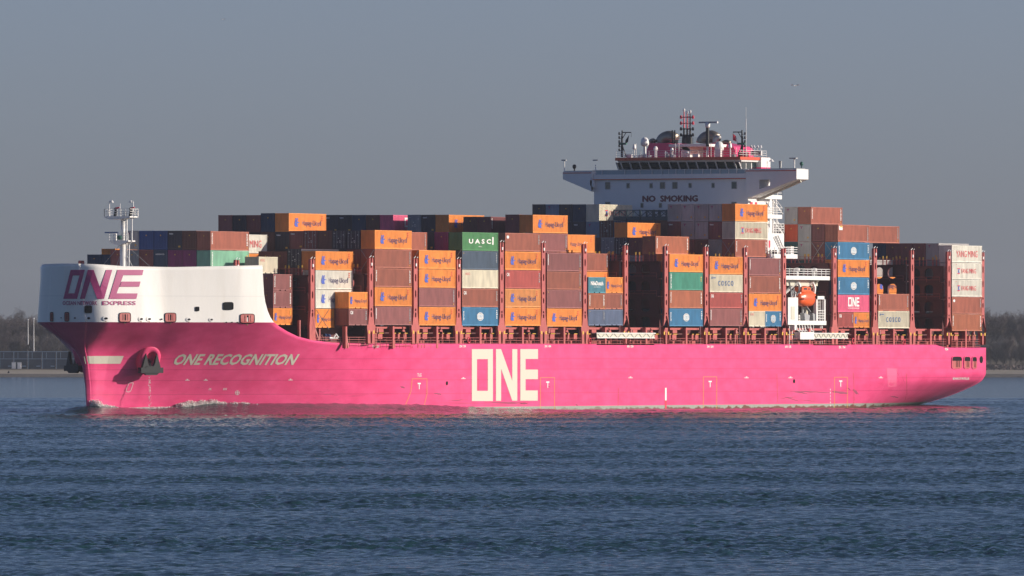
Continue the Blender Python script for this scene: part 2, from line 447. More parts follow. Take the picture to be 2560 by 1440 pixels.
# ---- bow word and line under it
B = lambda *p: scr(p, 3.789, 80, 480)
bow = [B((368, 737), (500, 737), (486, 790), (354, 790)), B((312, 960), (441, 960), (428, 1012), (298, 1012)),
       B((354, 790), (388, 790), (345, 960), (312, 960)), B((450, 790), (486, 790), (441, 960), (404, 960)),
       B((528, 737), (583, 737), (500, 1012), (455, 1012)), B((583, 737), (645, 912), (680, 1012), (617, 1012), (548, 832)),
       B((700, 737), (757, 737), (680, 1012), (645, 912)),
       B((808, 737), (862, 787), (780, 1012), (725, 1012)), B((808, 737), (1053, 737), (1042, 787), (862, 787)),
       B((846, 848), (1025, 848), (1012, 897), (828, 897)), B((798, 960), (997, 960), (985, 1012), (780, 1012))]
mb = on_hull(MB(), poly_geo(bow), off=.09)
def up(geo): return [(a, b) for a, b in geo[0]], geo[1]
def text_px(txt, u0, u1, vbase, cap, shear=0., bold=.012, spacing=1.):
    v, f = text2d(txt, 0, u1 - u0, 0, cap, shear, bold=bold, spacing=spacing)
    return [(u0 + a, vbase - b) for a, b in v], f
on_hull(mb, text_px('OCEAN NETWORK', 157, 243, 762.3, 9.6, bold=.02), off=.09)
on_hull(mb, text_px('EXPRESS', 255.5, 339, 762.3, 9.6, bold=.02), off=.07)
o = mb.build('bow_lettering', M_MAG, HULL)
# ---- ship name, stripe, draught marks and small white marks
mb = MB()
on_hull(mb, text_px('ONE RECOGNITION', 429, 733, 911.3, 25.5, shear=.62, bold=.03))
on_hull(mb, poly_geo([[(209, 890), (309, 890), (300.5, 909.5), (213, 909.5)]]))
mb.build('name_lettering', M_CREAM, HULL)
def WM(name, geo): return on_hull(MB(), geo).build(name, M_WL, HULL)
for txt, u, v in (('104 / 201', 931, 869), ('204 / 304', 1148, 868.5), ('304 / 404', 1361, 868.5), ('404 / 504', 1567, 869), ('504 / 604', 1767, 869.5), ('604 / ER', 1962, 869.8), ('ER / 704', 2097, 871), ('704', 2362, 876)):
    WM('frame_number', text_px(txt, u, u + (16 if len(txt) > 4 else 8), v, 6, bold=.02))
WM('propeller_warning', text_px('BEWARE OF PROPELLER', 2382, 2423, 949, 5.2, bold=.02))
WM('tug_sign', text_px('TUG', 1043, 1053, 941.5, 8, bold=.01))
for u, v in ((1043.5, 973), (1365, 969.5), (1771, 968), (2097.5, 967)):
    WM('push_point_mark', poly_geo([[(u, v - 16), (u + 8, v - 16), (u + 8, v - 12.6), (u, v - 12.6)], [(u + 3.1, v - 12.6), (u + 4.9, v - 12.6), (u + 4.9, v), (u + 3.1, v)]]))
for u, v in ((462, 950), (508, 950), (720, 949.5), (1152, 946), (1570, 944), (1860, 944), (1970, 944), (2196, 944)):
    WM('height_mark', poly_geo([[(u, v), (u + 12, v), (u + 11, v + 1.3), (u + 1, v + 1.3)], [(u + 4, v - 2.5), (u + 8, v - 2.5), (u + 8, v - .8), (u + 4, v - .8)]]))
WM('side_mark', text_px('DL', 521, 528, 975, 4.6, shear=.4)); WM('side_mark', text_px('ES', 557, 566, 975, 4.6, shear=.4))
for r0, r1 in ((5.6, 4.7),):
    pl = []
    for i in range(16):
        a, b = 2 * math.pi * i / 16, 2 * math.pi * (i + 1) / 16
        pl.append([(593 + r0 * math.cos(a) * 1.0, 982 + r0 * math.sin(a)), (593 + r0 * math.cos(b), 982 + r0 * math.sin(b)), (593 + r1 * math.cos(b), 982 + r1 * math.sin(b)), (593 + r1 * math.cos(a), 982 + r1 * math.sin(a))])
    pl += [[(592.4, 977), (593.6, 977), (593.6, 987), (592.4, 987)], [(588, 981.4), (598, 981.4), (598, 982.6), (588, 982.6)]]
    WM('thruster_mark', poly_geo(pl))
bp = [(322, 957.5), (333, 957), (327, 976), (323, 980), (316, 979.5), (315, 975)]
mb = MB()
for i in range(6):
    a, b = bp[i], bp[(i + 1) % 6]; d = Vector((b[1] - a[1], a[0] - b[0])).normalized() * .5
    on_hull(mb, poly_geo([[(a[0] - d.x, a[1] - d.y), (b[0] - d.x, b[1] - d.y), (b[0] + d.x, b[1] + d.y), (a[0] + d.x, a[1] + d.y)]]))
mb.build('bulb_mark', M_WL, HULL)
WM('draught_scale', poly_geo([[(1662, 969.5), (1666.2, 969.5), (1666.2, 1001), (1662, 1001)]]))
mb = MB()
for k in range(7): on_hull(mb, poly_geo([[(2075, 972 + k * 8), (2076.4, 972 + k * 8), (2076.4, 976 + k * 8), (2075, 976 + k * 8)]]))
mb.build('draught_figures', M_WL, HULL)
mb = MB()
for pts in ([(1030, 947), (1067, 947)], [(1030, 947), (1027, 978), (1017, 1004), (1010, 1018)], [(1067, 947), (1067, 985), (1061, 1010), (1058, 1022)],
            [(1350, 944), (1386, 944)], [(1350.5, 944), (1350.5, 1024)], [(1386, 944), (1386, 1026)],
            [(1758, 942), (1792, 942)], [(1758, 942), (1758, 1027)], [(1791.5, 942), (1791.5, 1027)],
            [(2086, 943), (2118, 943)], [(2086, 943), (2086, 1026)], [(2118, 943), (2118, 1026)]):
    for a, b in zip(pts, pts[1:]):
        d = Vector((b[1] - a[1], a[0] - b[0])).normalized() * .4
        on_hull(mb, poly_geo([[(a[0] - d.x, a[1] - d.y), (b[0] - d.x, b[1] - d.y), (b[0] + d.x, b[1] + d.y), (a[0] + d.x, a[1] + d.y)]]))
mb.build('yellow_push_marks', M_YEL, HULL)
on_hull(MB(), poly_geo([[(1662, 1001.2), (1666.2, 1001.2), (1666.2, 1027), (1662, 1027)], [(1008, 0), (1008, 0), (1008, 0)]][:1])).build('red_draught_mark', M_REDL, HULL)
mb = MB()
for pts in ([(2133, 932), (2134.5, 960), (2135, 1000), (2133, 1018)], [(2266, 934), (2267, 985), (2262, 1000)], [(1546, 970), (1545, 1015)], [(1195, 944), (1196, 1002)], [(1942, 935), (1944, 1005)]):
    for a, b in zip(pts, pts[1:]):
        on_hull(mb, poly_geo([[(a[0] - .4, a[1]), (a[0] + .4, a[1]), (b[0] + .4, b[1]), (b[0] - .4, b[1])]]), off=.03)
mb.build('rust_streaks', mat('rust', (.50, .085, .09), .8), HULL)
mb = MB()
for u, v in ((352.5, 801), (372.5, 801), (264.5, 800), (471.5, 802), (312, 806.5), (426, 806.5), (618, 809.5)):
    on_hull(mb, poly_geo([[(u - 2.4, v), (u + 2.4, v), (u + 1.4, v + 3.4), (u + .3, v + 5), (u - 1.6, v + 2.6)]]), off=.03)
mb.build('rust_drips', mat('drip', (.55, .33, .2), .8), HULL)
on_hull(MB(), poly_geo([[(2216, 920), (2243, 921), (2241, 966), (2220, 968)]]), off=.02).build('repainted_patch', mat('pale pink', (.80, .13, .27), .6, spec=.25), HULL)
M_SCUFF = mat('rubber scuff', (.30, .06, .12), .8)
mb = MB(); R2 = random.Random(3)
for u0, u1, v0, v1, w in ((1120, 1168, 1002, 999, 2), (1212, 1320, 1005, 1008, 2.6), (1240, 1312, 1009, 1007.5, 1.5), (1300, 1318, 1008, 1009, 5), (1095, 1230, 1007, 1009, 1.2), (1085, 1103, 983, 986, 4), (1000, 1012, 966, 970, 5),
                         (1975, 2090, 978, 982, 3), (1985, 2020, 980, 984, 3), (2080, 2120, 979, 983, 7), (1950, 1990, 996, 992, 2.4), (1965, 1998, 993, 1003, 2.4), (2000, 2045, 1000, 1004, 1.6), (2132, 2146, 974, 985, 9), (2120, 2126, 970, 976, 5),
                         (2238, 2250, 920, 945, 1.4), (2252, 2262, 930, 960, 1.2), (2225, 2246, 990, 994, 3), (1438, 1446, 1012, 1013, 3), (1370, 1376, 965, 968, 2)):
    n = 9; up_, dn = [], []
    for i in range(n + 1):
        t = i / n; a = lerp(u0, u1, t); b = lerp(v0, v1, t) + R2.uniform(-.6, .6); h = w * .5 * (math.sin(math.pi * min(1, max(.08, t + R2.uniform(-.1, .1)))) + .15)
        up_.append((a, b - h * R2.uniform(.5, 1))); dn.append((a, b + h * R2.uniform(.5, 1)))
    on_hull(mb, poly_geo([[up_[i], up_[i + 1], dn[i + 1], dn[i]] for i in range(n)]), off=.025)
mb.build('fender_scuffs', M_SCUFF, HULL)

# ---- openings in the plating: a black plate paints each hole's dark inside, plus frame and rollers
def port_frame(name, u0, u1, v0, v1, kind, mat_in=M_BLACK):
    cu, cv = (u0 + u1) / 2, (v0 + v1) / 2
    ring = oval(cu, cv, (u1 - u0) / 2, (v1 - v0) / 2, 20, 5 if kind != 'oval' else 2)
    o = on_hull(MB(), poly_geo([ring]), off=.06).build(name, mat_in, HULL)
    if kind in ('roller', 'window', 'stern'):
        big = oval(cu, cv, (u1 - u0) / 2, (v1 - v0) / 2, 20, 5); sml = oval(cu, cv, (u1 - u0) / 2 - 1.3, (v1 - v0) / 2 - 1.5, 20, 5)
        q = [[big[i], big[(i + 1) % 20], sml[(i + 1) % 20], sml[i]] for i in range(20)]
        on_hull(MB(), poly_geo(q), off=.12).build('frame', M_BLACK if kind != 'stern' else M_PINK, o)
    if kind == 'roller':
        q = []
        w = u1 - u0
        for a, b in ((.06, .30), (.36, .46), (.58, .68), (.72, .94)):
            q.append([(u0 + a * w, v0 + 2.2), (u0 + b * w, v0 + 2.2), (u0 + b * w, v1 - 2.2), (u0 + a * w, v1 - 2.2)])
        q.append([(u0 + 2, v1 - 5), (u1 - 2, v1 - 5), (u1 - 2, v1 - 2), (u0 + 2, v1 - 2)])
        q.append([(u0 + 2, v0 + 2), (u1 - 2, v0 + 2), (u1 - 2, v0 + 4.5), (u0 + 2, v0 + 4.5)])
        on_hull(MB(), poly_geo(q[:4]), off=.10).build('rollers', M_RED, o)
        on_hull(MB(), poly_geo(q[4:]), off=.11).build('sill', M_RED, o)
    if kind == 'stern':
        q = []; w = u1 - u0
        for a, b in ((.06, .4), (.46, .53), (.6, .67), (.74, .95)):
            q.append([(u0 + a * w, v0 + 12), (u0 + b * w, v0 + 12), (u0 + b * w, v1 - 2.2), (u0 + a * w, v1 - 2.2)])
        q.append([(u0 + 1.5, v1 - 5), (u1 - 1.5, v1 - 5), (u1 - 1.5, v1 - 2), (u0 + 1.5, v1 - 2)])
        on_hull(MB(), poly_geo(q[:4]), off=.10).build('rollers', M_RED, o)
        on_hull(MB(), poly_geo(q[4:]), off=.11).build('sill', M_RED, o)
for a in ((296.5, 326.5, 781, 806), (410.5, 440, 781.5, 806), (599, 636, 784, 809)): port_frame('mooring_port', *a, 'roller')
for a in ((126, 134, 780, 804), (161.5, 173.5, 780, 804)): port_frame('mooring_port', *a, 'roller', )
for a in ((211.5, 230, 763.5, 783), (557, 583, 755, 775), (487.5, 497.5, 766.5, 778)): port_frame('mooring_window', *a, 'window')
for a in ((2378, 2405, 890, 923), (2408.5, 2426, 890.5, 923), (2429, 2442, 891, 923)): port_frame('mooring_port', *a, 'stern')
port_frame('fairlead', 2449, 2457, 890, 908, 'oval')
for u, v, w in ((222, 795.5, 4.6), (264.5, 796, 4.6), (352.5, 797.5, 4.2), (372.5, 797.5, 4.2), (402.5, 798, 3.2), (471.5, 798.5, 4), (528, 799, 3.6), (188, 795, 3), (154, 794.5, 2)):
    o = on_hull(MB(), poly_geo([oval(u, v, w * .85, w * .62, 14, 2)]), off=.16).build('fairlead', M_BLACK, HULL)
    if w != 3.2:
        big, sml = oval(u, v, w * 1.75, w * 1.4, 16, 2), oval(u, v, w * .85, w * .62, 16, 2)
        m2 = on_hull(MB(), poly_geo([[big[i], big[(i + 1) % 16], sml[(i + 1) % 16], sml[i]] for i in range(16)]), off=.10)
        m2.build('rim', M_WHITE, o)
for u in (563, 577, 591): port_frame('scupper', u, u + 4.5, 804.5, 807.5, 'oval')
for u, v in ((1117, 958), (1985, 953)):
    on_hull(MB(), poly_geo([oval(u, v, 2.5, 5, 12, 2.2)]), off=.05).build('pilot_ladder_recess', M_BLACK, HULL)

# ------------------------------------------------------------------ anchors and their bolsters
def bolster(side):
    m = MB(); n = 28
    X0 = -89.8; z0 = 8.1
    Yh = halfw(X0, z0)
    ax = Vector((-.46, -.84, -.28)).normalized()
    base = Vector((X0 + 1.0, BEAM - Yh + 3.4, z0 + 1.2))
    tip = base + ax * 4.3
    up_ = Vector((0, 0, 1)); sd = ax.cross(up_).normalized(); u2 = sd.cross(ax).normalized()
    rings = []
    for t, r in ((-.4, 2.5), (0, 2.45), (.35, 2.2), (.7, 2.05), (.93, 1.9), (1, 1.6), (1.0, .9), (.85, .8)):
        c = base.lerp(tip, t)
        rings.append([c + sd * (r * math.cos(a)) + u2 * (r * 1.15 * math.sin(a)) - Vector((0, 0, .9 * (1 + math.sin(-a)) * (1 - max(0, t)) * .6)) for a in [2 * math.pi * i / n for i in range(n)]])
    vs = [p for r in rings for p in r]
    if side > 0: vs = [Vector((p.x, 2 * BEAM - p.y, p.z)) for p in vs]
    fs = [(i * n + k, i * n + (k + 1) % n, (i + 1) * n + (k + 1) % n, (i + 1) * n + k) for i in range(len(rings) - 1) for k in range(n)]
    m.add(vs, fs); m.build('anchor_bolster', M_PINK, HULL, smooth=True)
    tip = tip - ax * .75
    return tip if side < 0 else Vector((tip.x, 2 * BEAM - tip.y, tip.z))
def anchor(tip, side, label):
    root = put('anchor', None, None, (tip.x, tip.y, tip.z)); tag(root, label, 'anchor', 'stockless bow anchors')
    yaw = math.atan2(-.86, -.5) if side < 0 else math.atan2(.45, -.9)
    root.rotation_euler = (0, 0, yaw); root.scale = (1, 1, .8)   # local +x points outward
    fl = lambda a, b, d: (d, a, b)
    for s in (-1, 1):
        mb = MB(); mb.prism([(s * .45, -1.9), (s * 1.35, -2.0), (s * 1.62, -1.1), (s * .95, 1.75), (s * .62, -.1), (s * .3, -1.0)], fl, .15, .62)
        mb.build('fluke', M_DARK, root)
    mb = MB(); mb.prism([(-1.95, -2.0), (1.95, -2.0), (1.95, -.95), (1.2, -1.0), (.7, -.7), (-.7, -.7), (-1.2, -1.0), (-1.95, -.95)], fl, -.15, .8)
    mb.prism([(-.9, -2.4), (.9, -2.4), (1.3, -2.0), (-1.3, -2.0)], fl, .05, .65)
    mb.build('crown', M_DARK, root)
    mb = MB(); mb.tube((.3, 0, -1.2), (-.4, 0, .6), .28, .22, 8); mb.build('shank', M_DARK, root)
tp = bolster(-1); anchor(tp + Vector((-.25, -.35, -.8)), -1, 'dark steel anchor with pointed flukes on lit near side of pink bow')
ts = bolster(1); anchor(ts + Vector((-.4, .5, -.5)), 1, 'black silhouetted anchor on shaded far side of the bow')

# ------------------------------------------------------------------ lashing bridges
LBX = [-76.5, -61.9, -47.3, -32.6, -18.06, -3.36, 11.1, 25.7, 40.4, 54.9, 69.7, 84.3, 98.9, 118.3, 134.1, 148.8, 163.5, 177.3]
LBH = [23.2, 23.4, 23.7, 23.7, 23.7, 26.5, 26.5, 26.5, 26.4, 26.4, 26.4, 26.4, 26.4, 26.6, 26.7, 26.5, 26.4, 26.4]
LBY = {0: 7.6, 1: 2.45}
PITCH = 2.53
def post_mesh(top, z0, wide):
    outer = [(-.62, top - .25), (-.5, top), (-.28, top), (-.26, top - 1.55), (.26, top - 1.55), (.28, top), (.5, top), (.62, top - .25), (.62, 15.4)]
    if wide: outer += [(1.0, 13.35), (1.35, 13.3), (1.35, 12.7), (1.15, 12.0), (1.12, z0), (-1.12, z0), (-1.15, 12.0), (-1.35, 12.7), (-1.35, 13.3), (-1.0, 13.35), (-.62, 15.4)]
    elif z0 > 12: outer += [(.62, z0), (-.62, z0), (-.62, 15.4)]
    else: outer += [(.95, 13.3), (.95, z0), (-.95, z0), (-.95, 13.3), (-.62, 15.4)]
    holes = []
    for fz, r in ((top - 3.0, .62), (top - 5.5, .6), (top - 8.0, .22), (top - 9.2, .45), (top - 11.1, .28)):
        if fz > 15.2: holes.append(oval(0, fz, .23, r, 12, 2.4))
    holes.append(oval(0, 14.9, .23, .42, 12, 2.4))
    if wide: holes.append(oval(0, 11.35, .3, 1.0, 12, 3))
    v, f = plate(outer, holes, .4, lambda a, b, d: (a, d, b))
    return MB().add(v, f).mesh('side_post', M_RED)
POSTS = {}
def cross_frame(top):
    holes = []
    zt = top - 2.5
    lev = [zt - 1.35 - k * 2.9 for k in range(4)]
    for k, zc in enumerate(lev):
        if zc < 12.5: continue
        for r in range(1, 16):
            holes.append(oval(PITCH * (r + .5), zc, .86, 1.05 if k else 1.0, 14, 2.3 if k == 0 else 3.2))
    v, f = plate([(1.2, 9.7), (41.8, 9.7), (41.8, zt), (1.2, zt)], holes, .5, lambda a, b, d: (d, a, b))
    m = MB().add(v, f)
    for z in [zt] + [z - 1.45 for z in lev]:
        if z > 12: m.box(-.8, .8, 1.2, 41.8, z - .08, z + .04)
    return m.mesh('cross_frame', M_RED_SHADE)
FR = {}
def stanchions(top):
    m, y, = MB(), MB(); zt = top - 2.5
    for r in range(1, 17):
        for d in (-.35, .35):
            m.tube((-.5, r * PITCH + d, zt), (-.5, r * PITCH + d, zt + 1.05), .11, n=5)
            y.tube((-.5, r * PITCH + d, zt + 1.05), (-.5, r * PITCH + d, zt + 1.55), .14, n=5)
    m.rail((-.7, 1.5, zt), (-.7, 41.5, zt), 1.1, .035, 2, 2.5)
    for lv in (2.85, 5.75): m.rail((-.7, 1.5, zt - lv), (-.7, 41.5, zt - lv), 1.0, .035, 2, 2.5)
    me = m.mesh('stanchions', [M_RED, M_YEL]); y = y.mesh('caps', M_YEL)
    bm = bmesh.new(); bm.from_mesh(me); k = len(bm.faces); bm.from_mesh(y); bm.faces.ensure_lookup_table()
    for f in bm.faces[k:]: f.material_index = 1
    bm.to_mesh(me); bm.free(); return me
STN = {}
for i, x in enumerate(LBX):
    top = LBH[i]; y0 = LBY.get(i, 0.)
    lb = put('lashing_bridge', None, ship, (x, 0, 0))
    wide = i >= 2
    key = (top, wide, i == 0)
    zb = 9.7 if i < 2 else 10.2
    if key not in POSTS: POSTS[key] = post_mesh(top, 10.43 if i > 1 else 9.9 if i else 13.0, wide)
    for yy in (y0 + .26, 2 * BEAM - y0 - .26): put('side_post', POSTS[key], lb, (0, yy, 0))
    if 0 < i < 17:
        if top not in FR: FR[top] = cross_frame(top); STN[top] = stanchions(top)
        ys = (2 * BEAM - 2 * y0 - 2) / (2 * BEAM - 2)
        for nm, me in (('cross_frame', FR[top]), ('stanchion_rail', STN[top])):
            q = put(nm, me, lb)
            if y0: q.scale = (1, .9, 1); q.location = (0, 2.1, 0)
    MB().tube((-.55, y0 + .1, top + .05), (-.2, y0 - .05, top + .35), .07, n=5).build('floodlight', M_WHITE, lb); MB().box(-.2, .12, y0 - .1, y0 + .15, top - 1.2, top - .75).build('lamp_box', M_WHITE, lb); MB().tube((.35, y0, top + .1), (.6, y0, top + .25), .06, n=5).build('floodlight', M_WHITE, lb)
    if wide:
        m = MB()
        for a in (-.98, .55): m.box(a, a + .42, .02, .055, 11.95, 12.45)
        m.build('frame_number_plates', M_YEL, lb)

# ------------------------------------------------------------------ deck edge between the bridges
def bay_edge(i, x0, x1):
    e = put('deck_edge_support', None, ship, (x0, 0, 0)); L = x1 - x0
    R = random.Random(i * 5 + 1)
    m = MB(); m.box(L / 2 - .28, L / 2 + .28, .05, .7, 9.7, 13.1)
    m.box(1.2, L - 1.2, .9, 1.3, 12.75, 13.1)
    m.build('stanchion', M_RED, e)
    b = MB(); y = MB()
    for a, w in ((.9, 2.2), (3.8, 1.5), (L / 2 + .3, 1.7), (L / 2 + 3.0 + R.uniform(-.5, .5), .6), (L - 2.6, 1.3)):
        q = MB().box(a, a + w, .75 + R.uniform(0, .2), 2.2, 11.1, 11.98).build('walkway_box', M_RED, e); MB().box(a, a + w, .70, .78, 11.99, 12.1).build('yellow_edge_strip', M_YEL, e)
    for a, w in ((1.1, 1.3), (4.2, 1.6), (L / 2 + .5, 1.5)): MB().box(a, a + w, 1.0, 2.2, 12.2, 12.95).build('walkway_box', M_RED, e)
    for k in range(7):
        a = R.uniform(1, L - 2); MB().box(a, a + R.uniform(.25, .9), 1.3, 2.2, 9.65, 11.0).build('deck_fitting', M_RED, e)
    pass
    w = MB(); w.box(0, L, 2.6, 3.0, 9.62, 12.9); w.build('hatch_coaming', M_RED_SHADE, e)
    h = MB(); h.box(.4, L - .4, 2.4, 40.6, 12.92, 13.12); h.build('hatch_cover', M_RED_SHADE, e)
    r = MB(); r.rail((1.0, .15, 9.7), (L - 1.0, .15, 9.7), 1.65, .04, 4, 2.2); r.build('railing', M_RED, e)
    # mushroom ventilator
    if i % 2 == 0:
        v = MB(); a = R.choice((2.8, L - 2.6)); v.path([(a, .9, 9.7), (a, .9, 12.0), (a + .15, .75, 12.6), (a - .4, .5, 12.7), (a - .55, .4, 12.1)], .26, 8); v.build('ventilator', M_RED, e)
    f = MB(); a = R.uniform(2, L - 3); f.lathe((a, .55, 9.7), [(.38, 0), (.38, 1.2), (.2, 1.25)], 10); f.build('bollard', M_RED, e)
    k = MB(); q = R.uniform(L / 2, L - 2); k.path([(q, .8, 13.0), (q + .5, .7, 12.2), (q + .2, .7, 11.2), (q + .6, .7, 10.2)], .09, 5); k.box(q - .4, q + .3, .6, .9, 12.3, 12.6); k.build('lashing_gear', M_RED, e)
for i in range(2, 17): bay_edge(i, LBX[i], LBX[i + 1])
e = put('deck_edge_support', None, ship, (-61.9, 0, 0))
m = MB(); m.box(7.2, 7.7, .6, 1.2, 9.7, 13.1); m.tube((1.6, 3.2, 13.1), (2.8, 2.6, 9.7), .22, n=6); m.tube((3.6, 3.4, 9.7), (3.6, 3.4, 13.1), .3, n=8); m.build('stanchion', M_RED, e)
MB().tube((-1.6, 4, 9.7), (-1.6, 4, 14), .25, n=8).build('stanchion', M_RED, e); MB().tube((8.6, 1.5, 13.1), (9.0, 1.2, 9.7), .2, n=6).build('stanchion', M_RED, e)
m = MB(); m.rail((0, 2.6, 9.9), (14, .3, 9.9), 1.5, .04, 4, 2.2); m.build('railing', M_RED, e)
m = MB(); m.box(-1, 14.4, 3.5, 39.5, 12.6, 13.05); m.box(-15, -1.2, 8.5, 34.5, 12.6, 13.05); m.build('hatch_cover', M_RED_SHADE, e)
m = MB(); m.box(-1, 14.4, 4.4, 4.8, 9.62, 12.6); m.box(-15, -1.2, 9, 9.4, 9.62, 12.6); m.build('hatch_coaming', M_RED_SHADE, e)
m = MB(); m.box(3.9, 6.6, 1.6, 2.2, 11.2, 11.4); m.path([(5, 1.5, 11.4), (5.4, 1.3, 11.9), (6, 1.3, 11.4)], .15, 6); m.build('valve_stand', M_WHITE, e)
m = MB(); m.path([(5.8, 3.6, 11.7), (7, 3.4, 11.6), (7.2, 3.3, 10.9)], .3, 8); m.build('blue_net', mat('net blue', (.03, .07, .2), .8), e)

# ------------------------------------------------------------------ containers
def corr(L, H, side_pitch=.28):
    """corrugated box in local coordinates: x 0..L aft, y 0..2.44 to starboard, z up"""
    m = MB(); dp = .045
    def wall(n, fn, z0, z1):
        prof = [(0, 0)]; p = (1.0 / n)
        for i in range(n):
            a = i * p; prof += [(a + p * .25, 0), (a + p * .35, 1), (a + p * .75, 1), (a + p * .85, 0)]
        prof.append((1, 0))
        vs = [fn(t, q, z) for t, q in prof for z in (z0, z1)]
        m.add(vs, [(2 * i, 2 * i + 2, 2 * i + 3, 2 * i + 1) for i in range(len(prof) - 1)])
    n = round(L / side_pitch / 1.0)
    n = max(10, n // 1)
    wall(n, lambda t, q, z: (.12 + t * (L - .24), .03 + dp * q, z), .16, H - .12)
    wall(n, lambda t, q, z: (.12 + t * (L - .24), 2.41 - dp * q, z), .16, H - .12)
    wall(8, lambda t, q, z: (.03 + dp * q, .12 + t * 2.2, z), .16, H - .12)
    wall(8, lambda t, q, z: (L - .03 - dp * q, .12 + t * 2.2, z), .16, H - .12)
    m.add([(0.05, 0.05, H - .03), (L - .05, 0.05, H - .03), (L - .05, 2.39, H - .03), (.05, 2.39, H - .03)], [(0, 1, 2, 3)])
    m.add([(0.05, 0.05, .1), (L - .05, 0.05, .1), (L - .05, 2.39, .1), (.05, 2.39, .1)], [(3, 2, 1, 0)])
    return m
def frame(L, H, pockets):
    m = MB(); t = .13
    for x in (0, L - t):
        for y in (0, 2.44 - t): m.box(x, x + t, y, y + t, .12, H - .12)
        m.box(x, x + t, t, 2.44 - t, 0.02, .2); m.box(x, x + t, t, 2.44 - t, H - .16, H - .01)
        for y in (-.01, 2.44 - .16):
            for z in (0, H - .12): m.box(x - .01 if x == 0 else x - .04, x + .17 if x == 0 else x + t + .01, y, y + .17, z, z + .12)
    for y in (0.0, 2.44 - .1):
        m.box(t, L - t, y, y + .1, H - .13, H - .02)
        if pockets and y == 0:
            for a, b in ((t, 2.0), (2.35, 3.7), (4.05, L - t)): m.box(a, b, y, y + .1, .03, .2)
        else: m.box(t, L - t, y, y + .1, .03, .2)
    return m
TYPES = {'40': (12.19, 2.92), '40s': (12.19, 2.58), '20': (6.06, 2.58), '45': (13.6, 2.92), '20h': (6.06, 2.92)}
SHAPE = {k: (corr(L, H).mesh('container_body', None), frame(L, H, k.startswith('20')).mesh('container_frame', None)) for k, (L, H) in TYPES.items()}
for a, b in SHAPE.values():
    for me in (a, b):
        if not me.materials: me.materials.append(None)
DECO = {}
Yf = -.012
def sidefn(a, b): return (a, Yf, b)
